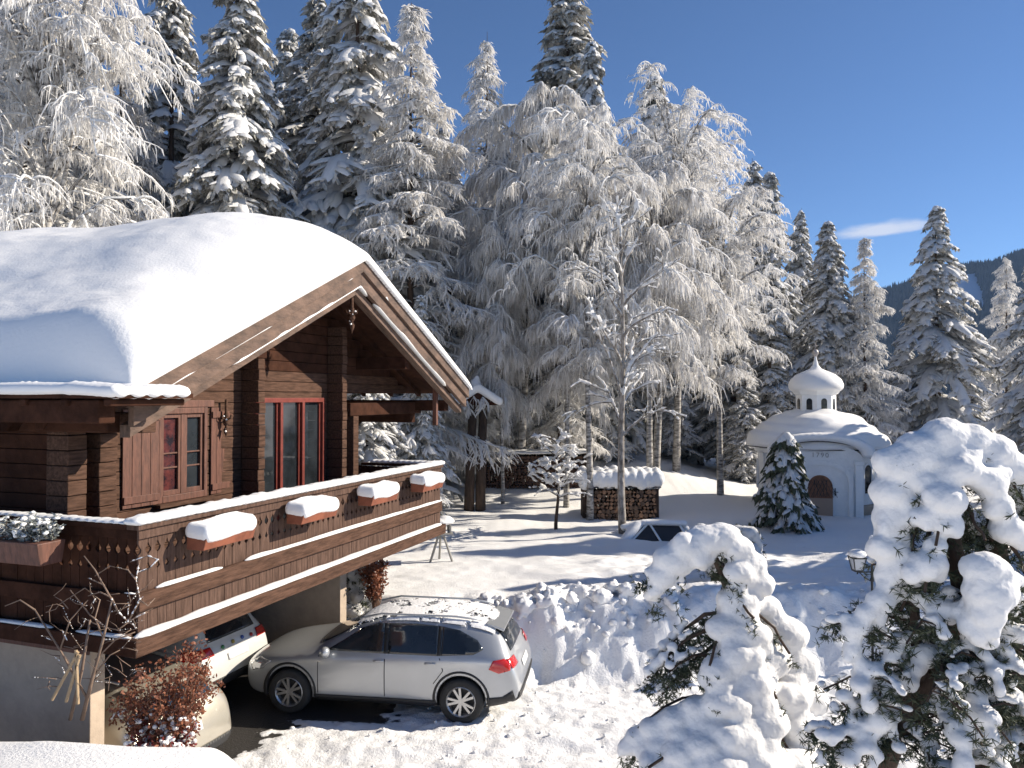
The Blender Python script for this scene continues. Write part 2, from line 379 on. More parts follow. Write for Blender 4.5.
def gen_spruce(H, R, seed, snow=1., lush=1., base=.06, gap=.42, nb=6, droop=.35, trunk_r=.2, larch=False):
    g = np.random.default_rng(seed)
    zs = []; z = base*H
    while z < H-.25: zs.append(z); z += gap*(.75+.5*g.random())*(.55+.45*(1-z/H))
    zb = np.repeat(zs, nb)+g.uniform(-.12, .12, len(zs)*nb); n = len(zb)
    az = g.uniform(0, 2*PI, n)+np.tile(np.arange(nb)*2*PI/nb, len(zs))
    t = (zb-base*H)/(H*(1-base))
    Lb = R*np.clip(1-t, .02, 1)**.82*g.uniform(.58, 1.16, n)*(1+.16*np.sin(zb*1.3+az*1.5+seed))+.12
    Lb *= np.where(t < .12, .75+2*t, 1)
    if larch: keep = g.random(n) < .85
    else: keep = g.random(n) < .93
    zb, az, t, Lb = zb[keep], az[keep], t[keep], Lb[keep]; n = len(zb)
    ex = np.stack([np.cos(az), np.sin(az), 0*az], -1)
    k = 7; s = np.linspace(0, 1, k)
    rise = g.uniform(.05, .3, n)+.35*t; dr = droop*g.uniform(.7, 1.35, n)+.25*(1-t)*droop+.15
    wob = g.uniform(-.12, .12, n)
    P = np.zeros((n, k, 3)); P[...,2] = zb[:,None]+Lb[:,None]*(rise[:,None]*s-(dr+rise)[:,None]*s**1.8+.10*s**5)
    sd_ = np.stack([-ex[:,1], ex[:,0], 0*az], -1)
    P += ex[:,None]*(Lb[:,None]*s)[...,None]+sd_[:,None]*(Lb*wob)[:,None,None]*(s**2)[None,:,None]
    # twigs
    m_ = np.clip((Lb/.26).astype(int), 2, 11)
    bi = np.repeat(np.arange(n), m_*2); N2 = len(bi)
    tt = g.uniform(.18, 1., N2)
    fi = tt*(k-1); i0 = np.minimum(fi.astype(int), k-2); fr_ = (fi-i0)[:,None]
    B = P[bi, i0]*(1-fr_)+P[bi, i0+1]*fr_
    sg = np.where(g.random(N2) < .5, -1, 1)
    aa = az[bi]+sg*g.uniform(.5, 1.15, N2)
    Lt = np.minimum(Lb[bi]*(.46*(1.15-tt)+.10), .95)*g.uniform(.7, 1.2, N2)+.08
    e2 = np.stack([np.cos(aa), np.sin(aa), 0*aa], -1)
    s3 = np.array([0, .4, .75, 1.])
    dz = -g.uniform(.25, .75, N2)
    TP = B[:,None]+e2[:,None]*(Lt[:,None]*s3)[...,None]*.9
    TP[...,2] += (Lt*dz)[:,None]*s3**1.6
    snowparts = []; crown = []
    if not larch:
        clump = .75+.5*np.clip(vnoise(zb*1.3, az*1.5, seed)+.5, 0, 1)
        wS = (np.clip(.085+.045*Lb, 0, .2)*clump)[:,None]*np.array([.55,.9,1,1.05,1.1,1.05,.5])*snow*g.uniform(.75, 1.25, (n, k))
        Ps = P.copy(); Ps[...,2] += .05
        snowparts.append(ridges(Ps, wS, wS*.9))
        kp = g.random(N2) < .85*min(1, snow+.2)
        w2 = g.uniform(.05, .125, N2)[:,None]*np.array([.8,1.1,1.05,.35])*snow
        snowparts.append(ridges(TP[kp], w2[kp], w2[kp]*.85))
        # needles hang below
        q = max(2, int(7*lush)); J = np.repeat(np.arange(N2), q); u_ = g.uniform(0, 1, len(J)); f3 = u_*3; j0 = np.minimum(f3.astype(int), 2); ff = (f3-j0)[:,None]
        b_ = TP[J, j0]*(1-ff)+TP[J, j0+1]*ff
        d_ = e2[J]*g.uniform(.0, .6, len(J))[:,None]+rdir(len(J), g)*.35; d_[:,2] -= g.uniform(.5, 1.2, len(J))
        ln = g.uniform(.10, .30, len(J))[:,None]
        crown.append(strips(np.stack([b_+np.array([0,0,.02]), b_+d_*ln*.6, b_+d_*ln], 1), rdir(len(J), g), np.array([.03,.045,.006])))
        J = np.repeat(np.arange(n), 14); u_ = g.uniform(.1, 1, len(J)); f3 = u_*(k-1); j0 = np.minimum(f3.astype(int), k-2); ff = (f3-j0)[:,None]
        b_ = P[J, j0]*(1-ff)+P[J, j0+1]*ff
        d_ = ex[J]*.3+rdir(len(J), g)*.5; d_[:,2] -= g.uniform(.4, 1.2, len(J))
        ln = g.uniform(.15, .4, len(J))[:,None]
        crown.append(strips(np.stack([b_, b_+d_*ln*.6, b_+d_*ln], 1), rdir(len(J), g), np.array([.035,.05,.006])))
    else:
        wS = np.array([.05,.05,.045,.04,.035,.03,.02])*snow; snowparts.append(ridges(P, wS[None]*g.uniform(.7,1.3,(n,k)), wS[None]+0*zb[:,None]))
        w2 = g.uniform(.015, .04, N2)[:,None]*np.array([1,1,.8,.4]); snowparts.append(ridges(TP, w2, w2))
        q = int(13*lush); J = np.repeat(np.arange(N2), q); f3 = g.uniform(0, 1, len(J))*3; j0 = np.minimum(f3.astype(int), 2); ff = (f3-j0)[:,None]
        b_ = TP[J, j0]*(1-ff)+TP[J, j0+1]*ff
        d_ = e2[J]*g.uniform(0, .5, len(J))[:,None]+rdir(len(J), g)*.55; d_[:,2] -= g.uniform(-.1, 1.2, len(J))
        ln = g.uniform(.08, .34, len(J))[:,None]
        crown.append(strips(np.stack([b_, b_+d_*ln*.55, b_+d_*ln+np.array([0,0,-.2])*ln], 1), rdir(len(J), g), np.array([.014,.017,.004])*g.uniform(.8,1.5)))
    tp = np.stack([.05*H*.15*np.sin(np.linspace(0, 2.5, 9)+seed), .0*np.linspace(0, 1, 9), np.linspace(-.4, H-.1, 9)], -1)[None]; tp[0,:,0] -= tp[0,0,0]
    tp[0,:,0] *= .6
    ko = np.interp(np.linspace(0,1,9), [0,1], [1,.05])
    trunk = tubes(tp, (trunk_r*ko)[None], 9)
    if larch or True:
        lb = tubes(P[:, :5], (np.array([.035,.03,.024,.018,.01])*(1 if larch else .8))[None]*np.clip(Lb, .4, 2.)[:,None]/1.6, 3)
        trunk = merge([trunk, lb])
    return dict(trunk=trunk, crown=merge(crown), snow=merge(snowparts))
def gen_birch(H, R, seed, nl=46, lush=1., crown_base=.30, trunk_r=.14, lean=(0, 0), hang=1.0, arch=1., rise=(.6,1.3), fan=.75):
    g = np.random.default_rng(seed)
    K = 12; s = np.linspace(0, 1, K)
    tp = np.stack([lean[0]*s**1.5+.12*np.sin(s*5+seed)*s, lean[1]*s**1.5+.1*np.sin(s*4+seed*2)*s, -.4+(H*.95+.4)*s], -1)
    def trk(u_):
        f = u_*(K-1); i = np.minimum(f.astype(int), K-2); w = (f-i)[:,None]; return tp[i]*(1-w)+tp[i+1]*w
    u0 = np.sort(crown_base*.9+(1-crown_base*.9)*g.random(nl)**.85*.97)
    az = np.arange(nl)*2.4+g.uniform(-.5, .5, nl)
    rel = (u0-crown_base)/(1-crown_base)
    env = np.sin(np.clip(.25+.75*rel, 0, 1)*PI)**.6
    Ll = R*(.45+.75*np.clip(env, 0, 1))*g.uniform(.6, 1.15, nl)
    k = 9; t = np.linspace(0, 1, k); B0 = trk(u0)
    ex = np.stack([np.cos(az), np.sin(az), 0*az], -1)
    up = g.uniform(*rise, nl)*(.8+.7*np.clip(rel, 0, 1)); dn = up+arch*g.uniform(.0, .7, nl)*(1.25-np.clip(rel,0,1))
    P = B0[:,None]+ex[:,None]*(Ll[:,None]*(t+.0*t))[...,None]*.9
    P[...,2] += Ll[:,None]*(up[:,None]*t*1.3-dn[:,None]*t**2.4)
    P += (np.stack([-ex[:,1], ex[:,0], 0*az], -1)*(Ll*g.uniform(-.38, .38, nl))[:,None])[:,None]*(t**2)[None,:,None]
    P[:,1:] += np.cumsum(g.normal(0, .035, (nl, k-1, 3)), 1)*Ll[:,None,None]*.6
    ns = 19; bi = np.repeat(np.arange(nl), ns); N2 = len(bi); tt = g.uniform(.15, 1, N2)
    f = tt*(k-1); i = np.minimum(f.astype(int), k-2); w = (f-i)[:,None]; B = P[bi, i]*(1-w)+P[bi, i+1]*w
    aa = az[bi]+g.normal(0, 1.25, N2); e2 = np.stack([np.cos(aa), np.sin(aa), 0*aa], -1)
    L2 = Ll[bi]*g.uniform(.10, .44, N2)*(1.25-.6*tt)
    s3 = np.linspace(0, 1, 5); up2 = g.uniform(-.1, .8, N2); TP = B[:,None]+e2[:,None]*(L2[:,None]*s3)[...,None]
    TP[...,2] += L2[:,None]*(up2[:,None]*s3-(up2+hang*g.uniform(.2, 1.1, N2))[:,None]*s3**2)
    q = int(25*lush); J = np.repeat(np.arange(N2), q); f = g.uniform(0.05, 1, len(J))*4; i = np.minimum(f.astype(int), 3); w = (f-i)[:,None]
    b_ = TP[J, i]*(1-w)+TP[J, i+1]*w
    ln = g.uniform(.10, .55, len(J))*hang*(.5+np.clip(L2[J], 0, 1.2)); o_ = rdir(len(J), g)*g.uniform(0, fan, len(J))[:,None]+e2[J]*.25; o_[:,2] += g.uniform(-.2, 1, len(J))*max(0, fan-.7)*1.6
    p1 = b_+o_*(ln*.5)[:,None]; p1[:,2] -= ln*.30; p2 = b_+o_*(ln*.75)[:,None]; p2[:,2] -= ln*.95
    crown = [strips(np.stack([b_, p1, p2], 1), rdir(len(J), g), g.uniform(.6, 1.4, (len(J), 1))*np.array([.013,.014,.005]))]
    snow = [ridges(P+np.array([0,0,.03]), np.array([.045,.045,.04,.04,.035,.03,.025,.02,.015])[None]*g.uniform(.6,1.3,(nl,k)), np.array([.045]*8+[.02])[None]+0*az[:,None]),
            ridges(TP+np.array([0,0,.01]), g.uniform(.02,.045,(N2,1))*np.array([1,1,.9,.7,.3]), g.uniform(.02,.05,(N2,1))*np.array([1,1,.9,.7,.3]))]
    ko = np.interp(s, [0, .1, 1], [1.12, .95, .10])
    trunk = merge([tubes(tp[None], (trunk_r*ko)[None], 10), tubes(P[:, :7], np.array([.045,.04,.034,.028,.022,.016,.01])[None]*np.clip(Ll/2, .4, 1.3)[:,None], 5)])
    return dict(trunk=trunk, crown=merge(crown), snow=merge(snow))
def make_tree(kind, gen, barkm, crownm, snowm, label, group=None, cat='tree'):
    root = empty(kind, (0,0,0), 0, label, cat, group)
    for nm, mt in (('trunk', barkm), ('crown', crownm), ('snow', snowm)):
        V_, Q_ = gen[nm]; npmesh(nm, V_, Q_, mt, root, smooth=(nm != 'crown'))
    return root
def dup(root, label=None, group=None):
    c = root.copy(); COL.objects.link(c)
    if label: c['label'] = label
    if group: c['group'] = group
    for ch in list(root.children):
        d = ch.copy(); COL.objects.link(d); d.parent = c
        for gch in list(ch.children):
            e_ = gch.copy(); COL.objects.link(e_); e_.parent = d
    return c
def place(o, px, Y, H=None, H0=None, wid=1., rz=0, z=None):
    x = (px-512)/F*Y; o.location = (x, Y, TZ(x, Y) if z is None else z); o.rotation_euler = (0, 0, rz)
    if H: k = H/H0; o.scale = (k*wid, k*wid, k)
    return o
# ---------------------------------------------------------------- the chalet (local axes: x = out of the gable front, y = along the front, z up)
HG = empty('timber_chalet', HO, HR, 'brown timber chalet with a thick white snow roof, gable end and long balcony', 'chalet')
RY, EY0, EY1, BX = 4.85, -.12, 9.60, 1.41          # ridge, eaves, barge plane
def roofz(y): return 7.42-abs(y-RY)*.462
# side and gable walls of stacked planks
mb = MB()
rs = random.Random(3)
z = 2.32
while z < 5.2:                                    # side wall
    mb.box(-13, -.02, -.02-rs.uniform(0, .012), .16, z, z+.178); z += .185
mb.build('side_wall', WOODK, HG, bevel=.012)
mb = MB(); mu = MB(); z = 2.32; WY1 = 6.55
while z < 7.2:
    hw = (7.18-z)/.462 if z > 4.5 else 99
    y0, y1 = max(.0, RY-hw), min(WY1, RY+hw)
    if z > 5.0: y0, y1 = max(.0, RY-hw), min(9.4, RY+hw)
    d = rs.uniform(0, .012)
    # openings: window y .. and door y ..
    segs = [(y0, y1)]
    for (o0, o1, zl, zh) in ((1.66, 2.64, 3.46, 4.84), (3.78, 5.86, 2.30, 4.98)):
        if z+.09 > zl and z+.09 < zh:
            ns_ = []
            for a_, b_ in segs:
                if o0 > a_ and o1 < b_: ns_ += [(a_, o0), (o1, b_)]
                else: ns_.append((a_, b_))
            segs = ns_
    for a_, b_ in segs:
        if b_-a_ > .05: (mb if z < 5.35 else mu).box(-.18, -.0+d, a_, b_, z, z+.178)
    z += .185
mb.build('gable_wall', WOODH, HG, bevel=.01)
mu.build('upper_gable_wall', WOODK, HG, bevel=.01)  # darker colour paints in the deep shade under the gable overhang
# crossed log ends standing proud of the gable wall
for y0 in (-.10, .36, 3.46, 6.0):
    mb = MB(); z = 2.32; lw = .27 if y0 < 3 else .17; top = roofz(y0+.1)-.5
    while z < min(top, 6.6):
        mb.box(.012, .36+rs.uniform(-.012, .012), y0, y0+lw, z, z+.176); z += .185
    mb.build('log_end', WOODH, HG, bevel=.012)
mb = MB(); z = 2.32                                  # far return wall behind the covered corner
while z < 5.0: mb.box(-9, -.19, 6.42, 6.55, z, z+.178); z += .185
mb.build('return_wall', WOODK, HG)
# roof slabs
mb = MB()
for s_ in (0, 1):
    ys = (EY0, RY) if s_ == 0 else (RY, EY1)
    pz = [(ys[0], roofz(ys[0])), (ys[1], roofz(ys[1])), (ys[1], roofz(ys[1])-.14), (ys[0], roofz(ys[0])-.14)]
    mb.prism(pz, -13.2, BX-.02, plane='x')
mb.build('roof', WOODK, HG)
# stepped barge boards and their snow
def barge(name, x0, x1, dz0, dz1, mt, e0=0, e1=0):
    for s_ in (0, 1):
        ys = (EY0-e0, RY) if s_ == 0 else (RY, EY1+e1)
        m_ = MB(); g0 = lambda y: 7.42-abs(y-RY)*.462
        m_.prism([(ys[0], g0(ys[0])+dz0), (ys[1], g0(ys[1])+dz0), (ys[1], g0(ys[1])+dz1), (ys[0], g0(ys[0])+dz1)], x0, x1)
        m_.build(name, mt, HG, bevel=.008)
WOODB = mat('barge_wood', (.135,.082,.058), .75, bump=.008, bscale=22, var=.55, vscale=4, stretch=(5,.6,1.4), detail=8)
barge('barge_board', BX-.02, BX+.10, .045, -.20, WOODB, .1, .1)
barge('lower_barge_board', BX-.04, BX+.045, -.205, -.44, WOODB, .05, .05)
barge('inner_rafter', BX-.22, BX-.06, -.45, -.60, WOODB, 0, 0)
mb = MB()                                            # shingle lip over the barge
yy = EY0-.1
while yy < EY1+.1:
    zc = 7.42-abs(yy+.05-RY)*.462+.05; mb.box(BX-.1, BX+.13+rs.uniform(-.02, .02), yy, yy+.085, zc-.02, zc+.02+rs.uniform(0, .012)); yy += .1
mb.build('shingle_edge', WOODB, HG)
def snow_strip(pts, w, h, seed, name='snow_strip', gap=0, parent=HG, side=Vector((1,0,0))):
    r_ = random.Random(seed); items = []; pts = [Vector(p) for p in pts]
    m_ = MB(); n_ = 0
    tot = sum((pts[i+1]-pts[i]).length for i in range(len(pts)-1)); step = .07; run = []
    d = 0; i = 0; acc = 0
    while d < tot:
        while i < len(pts)-2 and d > acc+(pts[i+1]-pts[i]).length: acc += (pts[i+1]-pts[i]).length; i += 1
        t_ = (d-acc)/max(1e-6, (pts[i+1]-pts[i]).length); p = pts[i].lerp(pts[i+1], min(1, t_))
        on = gap == 0 or (vnoise(np.array([d*2.1]), np.array([seed*3.7]), seed)[0]+.5) > gap
        if on: run.append((p, .75+.5*(vnoise(np.array([d*3.]), np.array([1.3*seed]), seed+1)[0]+.5)))
        if (not on or d+step >= tot) and len(run) > 1:
            V = []; K = 7
            for q_, (p_, k_) in enumerate(run):
                e_ = min(1, .35+q_*.4, .35+(len(run)-1-q_)*.4)
                for c in range(K):
                    a_ = PI*c/(K-1); V.append(p_+side*(math.cos(a_)*w/2*e_*k_**.5)+Vector((0,0,math.sin(a_)**.7*h*k_*e_)))
            Fs = [(q_*K+c, q_*K+c+1, (q_+1)*K+c+1, (q_+1)*K+c) for q_ in range(len(run)-1) for c in range(K-1)]
            Fs += [(q_*K+K-1, q_*K, (q_+1)*K, (q_+1)*K+K-1) for q_ in range(len(run)-1)]
            Fs += [tuple(range(K))[::-1], tuple((len(run)-1)*K+c for c in range(K))]
            m_.add(V, Fs)
        if not on: run = []
        d += step
    return m_.build(name, SNOW, parent, smooth=True)
rp = lambda y, x, dz: (x, y, 7.42-abs(y-RY)*.462+dz)
snow_strip([rp(RY-.02, BX+.075, -.20), rp(.1, BX+.075, -.20)], .05, .035, 5, gap=.62)
snow_strip([rp(RY+.02, BX+.075, -.19), rp(EY1, BX+.075, -.19)], .06, .05, 6, gap=.52)
snow_strip([rp(1.4, BX-.02, -.455), rp(RY, BX-.02, -.455), rp(EY1-1.0, BX-.02, -.455)], .14, .05, 7, gap=.12)
# the deep roof snow: a closed lump lying on the slabs
na = np.unique(np.concatenate([np.linspace(-.32, .8, 30), np.linspace(.8, 9.2, 130), np.linspace(9.2, 9.76, 14)]))
nn = np.unique(np.concatenate([np.linspace(BX+.16-3.0, BX+.16, 46), np.linspace(-13.3, BX-2.9, 130)]))
A_, N_ = np.meshgrid(na, nn)
dE = np.minimum(A_+.32, 9.76-A_)+.05*fbm(N_*1.1, A_*0+2, 4, 91); dB = BX+.16-N_
Er = np.sqrt(np.clip(1-(1-np.clip(dE/.40, 0, 1))**2, 0, 1))
far_ = sstep(RY-.3, RY+.6, A_)
Bl = np.clip(1-(1-np.clip(dB/3.2, 0, 1))**2.3, 0, 1)
lowe = sstep(1.6, .2, A_)
Bn = Bl*(1-lowe)+lowe*np.sqrt(np.clip(1-(1-np.clip(dB/1.3, 0, 1))**2, 0, 1))
Bn = .10+.90*Bn
th_ = (1.22+.10*sstep(0, 9, dB)+.10*fbm(A_*.5, N_*.35, 3, 81)+.06*np.sin(N_*.8+A_*.4)+.045*fbm(A_*1.6, N_*1.1, 4, 95, .6)-.05*np.exp(-((A_-1.5-.25*np.sin(N_*.9))/.22)**2)*sstep(-1.2, -3.2, N_)-.34*sstep(3.2, 0, A_))*Er*Bn*(1-.3*far_*sstep(2, 6, np.abs(A_-RY)*1.))
wave = .10*np.exp(-((N_+3.4+.5*A_)/1.2)**2)
rz_ = 7.42-.462*(np.sqrt((A_-RY)**2+(.55*np.clip(dB/2, 0, 1))**2+.0004))
top = rz_+.03+th_+wave*Er*Bn
bulge = .10*np.sin(np.clip(dE/.55, 0, 1)*PI)
bot = 7.42-.462*np.abs(A_-RY)+.012
Vt = np.stack([N_, A_, top], -1).reshape(-1, 3); Vb = np.stack([N_, A_, bot], -1).reshape(-1, 3)
R0, C0 = A_.shape; I = np.arange(R0*C0).reshape(R0, C0); nV = R0*C0
Qt = np.stack([I[:-1,:-1], I[1:,:-1], I[1:,1:], I[:-1,1:]], -1).reshape(-1, 4)
Qb = Qt[:, ::-1]+nV
bd = np.concatenate([I[0,:], I[1:,-1], I[-1,-2::-1], I[-2:0:-1,0]]); b2 = np.roll(bd, -1)
Qs = np.stack([bd, b2, b2+nV, bd+nV], -1)
npmesh('roof_snow', np.concatenate([Vt, Vb]), np.concatenate([Qt, Qb, Qs]), SNOW, HG)
# pent roof beneath the eave with its own thin snow
mb = MB(); mb.box(-13, 1.86, -.80, .32, 4.985, 5.04); mb.build('pent_roof', WOODK, HG)
items = []
for i in range(150):
    x = -12.8+14.6*i/149; k = sstep(-7.4, -5.4, x)*.0+1
    for y in (-.74, -.5, -.28, -.06, .16):
        items.append(((x, y, 5.09-.06*max(0, x-1.3)), (.16, .15, .085*(1 if x < 1.2 else 1.25)*(1+.12*math.sin(x*3)))))
blobs('pent_snow', items, .035, SNOW, HG, smooth_it=3, sub=1)
mb = MB()
mb.beam((-13, -.62, 4.84), (1.55, -.62, 4.84), .22, .26); mb.beam((-13, -.12, 4.70), (1.1, -.12, 4.70), .20, .24)
for x in np.arange(-12.6, 1.7, .62): mb.box(x, x+.1, -.78, .3, 4.90, 4.98)
for x0, y0 in ((.35, -.7), (.35, -.25), (.75, -.7)): mb.prism([(0, 4.98), (.5, 4.98), (.42, 4.82), (.25, 4.78), (.12, 4.6), (0, 4.6)], y0, y0+.16, plane='y')
mb.build('eave_beam', WOODK, HG, bevel=.02)
# purlins, tie beam and posts of the covered corner
for (y, z_) in ((.35, 4.78), (2.5, 5.80), (RY, 6.90), (7.2, 5.80), (9.15, 4.90)):
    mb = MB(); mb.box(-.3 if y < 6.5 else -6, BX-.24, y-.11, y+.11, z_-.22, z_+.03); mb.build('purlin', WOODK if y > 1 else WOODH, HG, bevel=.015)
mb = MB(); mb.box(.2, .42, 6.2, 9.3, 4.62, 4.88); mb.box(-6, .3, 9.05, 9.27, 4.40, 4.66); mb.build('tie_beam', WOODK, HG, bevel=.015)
mb = MB(); mb.box(1.04, 1.14, 8.66, 8.76, 4.36, 5.30); mb.build('hanging_post', WOODR, HG, bevel=.01)
mb = MB()
for (x, y) in ((.2, 6.35),): mb.box(x, x+.2, y, y+.2, 2.6, 4.62)
mb.build('corner_post', WOODH, HG, bevel=.012)
mb = MB()
for k in range(9):                                   # rafters seen from below
    y = RY+.55+k*.55
mb2 = MB()
for x in np.arange(-5, 1.0, .75):
    for s_ in (0, 1):
        y0, y1 = (EY0+.1, RY) if s_ == 0 else (RY, EY1-.1)
        mb2.prism([(y0, roofz(y0)-.145), (y1, roofz(y1)-.145), (y1, roofz(y1)-.26), (y0, roofz(y0)-.26)], x, x+.09)
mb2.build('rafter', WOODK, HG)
# window, shutters
wf = MB()
for b in ((1.66,1.73,3.46,4.84),(2.57,2.64,3.46,4.84),(1.73,2.57,4.75,4.84),(1.73,2.57,3.46,3.56)): wf.box(-.06, .045, *b)
WI = wf.build('window', WOODR, HG, bevel=.008)
sh = MB(); sh.box(-.03, .02, 2.11, 2.19, 3.56, 4.75)
for c0, c1 in ((1.73, 2.11), (2.19, 2.57)):
    sh.box(-.03, .012, c0, c0+.05, 3.56, 4.75); sh.box(-.03, .012, c1-.05, c1, 3.56, 4.75); sh.box(-.03, .012, c0+.05, c1-.05, 4.69, 4.75); sh.box(-.03, .012, c0+.05, c1-.05, 3.56, 3.63)
    for z_ in (3.95, 4.16): sh.box(-.028, .0, c0+.05, c1-.05, z_, z_+.022)
sh.build('sash', WOODR, WI, bevel=.004)
CURT = mat('curtained_glass', (.10,.028,.026), .08, spec=.9, var=.7, vscale=7, col2=(.02,.015,.02))
m1 = MB(); m1.box(-.045, -.032, 1.75, 2.13, 3.6, 4.72); m1.build('pane', CURT, WI)
m1 = MB(); m1.box(-.045, -.032, 2.17, 2.55, 3.6, 4.72); m1.build('pane', GLASS, WI)
sl = MB(); sl.box(.0, .13, 1.60, 2.70, 3.40, 3.455); sl.build('sill', WOODH, HG, bevel=.006)
tr = MB(); tr.box(.0, .05, 1.52, 2.78, 4.845, 4.95); tr.build('window_head', WOODR, HG, bevel=.006)
def shutter(y0, y1, ang):
    o = MB(); w = y1-y0; n_ = 4
    for k in range(n_): o.box(0, .022, k*w/n_+.003, (k+1)*w/n_-.003, 0, 1.36)
    for z_ in (.06, 1.2): o.box(.0225, .045, .01, w-.01, z_, z_+.10)
    s_ = o.build('shutter', WOODR, HG, bevel=.004); s_.location = (.02, y0, 3.47)
    s_.rotation_euler = (0, 0, ang); return s_
shutter(1.02, 1.63, -.06); shutter(2.72, 3.30, .12)
# balcony door, three red framed leaves
df = MB()
for y in (3.78, 4.47, 5.13, 5.80): df.box(-.08, .05, y, y+.075, 2.3, 4.9)
df.box(-.08, .052, 3.78, 5.875, 4.9, 4.985); df.box(-.08, .03, 3.855, 5.80, 2.3, 2.42)
DO = df.build('balcony_door', REDFR, HG, bevel=.006)
for y0, y1 in ((3.855, 4.47), (4.545, 5.13), (5.205, 5.80)):
    p_ = MB(); p_.box(-.05, -.035, y0, y1, 2.42, 4.9); p_.build('pane', GLASS, DO)
    l_ = MB()
    for q in ((y0, y0+.05, 2.42, 4.9), (y1-.05, y1, 2.42, 4.9)): l_.box(-.05, .0, *q)
    l_.build('leaf_frame', REDFR, DO)
# balcony: floor, beams, joists, railing of cut boards
RX, RA0, RA1 = 1.96, -.58, 7.06
mb = MB(); mb.box(.365, RX-.03, RA0+.05, RA1, 2.46, 2.52); mb.box(-12, .364, RA0+.05, -.03, 2.46, 2.52); mb.build('balcony_floor', WOODK, HG)
mb = MB(); mb.box(RX-.02, RX+.13, RA0-.15, RA1+.05, 2.25, 2.44); mb.build('front_beam', WOODH, HG, bevel=.012)
mb = MB(); mb.box(-12, RX+.125, RA0-.152, RA0-.005, 2.255, 2.435); mb.build('side_beam', WOODK, HG, bevel=.012)
for y in (.9, 2.35, 3.8, 5.25, 6.7):
    mb = MB(); mb.prism([(-1.2, 2.455), (RX-.04, 2.455), (RX-.04, 2.30), (RX-.10, 2.20), (RX-.5, 2.10), (-1.2, 2.10)], y-.09, y+.09, plane='y'); mb.build('joist', WOODR, HG, bevel=.015)
def board_poly(w, z0, z1, seed):
    """one railing board whose edges carry half-cuts of hearts and drops"""
    L_ = [(0, 0), (0, .16), (.030, .19), (.014, .22), (0, .25), (.0, .34), (.034, .37), (.040, .40), (.016, .43), (.0, .47)]
    h = z1-z0
    left = [(x, z0+z+.50) for x, z in L_]; left[0] = (0, z0)
    pts = left+[(0, z1)]; right = [(w-x, z) for x, z in reversed(left)]
    return pts+[(w, z1)]+right
def railing(y0, y1, x_at, along, name='railing_boards'):
    m_ = MB(); p = y0; i = 0
    while p < y1-.05:
        w = .128; poly = board_poly(w, 2.45, 3.56, i)
        poly = [(p+a_, b_) for a_, b_ in poly]; dd = rs.uniform(0, .006)
        n_ = len(poly)
        if along == 'y': m_.prism(poly, x_at-.028+dd, x_at-.004+dd, plane='x')
        else: m_.prism(poly, x_at+.004-dd, x_at+.028-dd, plane='y')
        p += w+.007; i += 1
    return m_
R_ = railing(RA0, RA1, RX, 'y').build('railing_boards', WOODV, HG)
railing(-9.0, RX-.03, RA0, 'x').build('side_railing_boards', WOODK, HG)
m_ = MB(); p = -.2
while p < RX-.1: m_.box(p, p+.125, RA1-.02, RA1+.004, 2.45, 3.56); p += .132
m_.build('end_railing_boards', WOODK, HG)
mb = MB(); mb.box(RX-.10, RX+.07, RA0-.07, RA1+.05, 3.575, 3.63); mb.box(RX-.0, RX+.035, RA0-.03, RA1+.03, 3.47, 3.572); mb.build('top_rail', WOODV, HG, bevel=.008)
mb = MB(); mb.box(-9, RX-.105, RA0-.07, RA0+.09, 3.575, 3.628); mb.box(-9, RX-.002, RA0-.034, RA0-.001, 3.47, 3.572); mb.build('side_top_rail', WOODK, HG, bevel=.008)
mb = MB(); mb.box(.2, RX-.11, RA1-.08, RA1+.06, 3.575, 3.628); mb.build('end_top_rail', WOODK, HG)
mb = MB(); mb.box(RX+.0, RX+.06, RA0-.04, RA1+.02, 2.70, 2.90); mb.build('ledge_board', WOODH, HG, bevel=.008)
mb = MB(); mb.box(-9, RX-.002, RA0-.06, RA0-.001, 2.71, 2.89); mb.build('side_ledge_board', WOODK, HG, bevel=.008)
# snow on rails and ledges
def cap(x0, x1, y0, y1, z0, h, seed, parent=HG, name='rail_snow', step=.12, vox=.028, it=4):
    r_ = random.Random(seed); it_ = []
    nx_ = max(1, int(round((x1-x0)/step))); ny_ = max(1, int(round((y1-y0)/step)))
    for i in range(nx_+1):
        for j in range(ny_+1):
            hh = h*(.85+.3*r_.random()); rr_ = step*.85
            it_.append(((x0+(x1-x0)*i/nx_, y0+(y1-y0)*j/ny_, z0+hh*.35), (rr_, rr_, hh*.62)))
    return blobs(name, it_, vox, SNOW, parent, smooth_it=it)
cap(RX-.06, RX+.03, RA0-.03, RA1+.0, 3.64, .085, 1)
cap(-4, RX-.15, RA0-.01, RA0+.03, 3.635, .04, 2)
cap(.5, RX-.1, RA1-.03, RA1+.01, 3.64, .07, 3)
snow_strip([(RX+.035, RA0, 2.90), (RX+.035, RA1, 2.90)], .075, .04, 11, gap=.27)
snow_strip([(RX+.055, RA0-.1, 2.438), (RX+.055, RA1, 2.438)], .13, .05, 12, gap=.05)
snow_strip([(RX, RA0-.09, 2.434), (-7, RA0-.09, 2.434)], .09, .03, 13, gap=.35, side=Vector((0,1,0)))
snow_strip([(RX, RA0-.04, 2.893), (-7, RA0-.04, 2.893)], .06, .02, 14, gap=.5, side=Vector((0,1,0)))
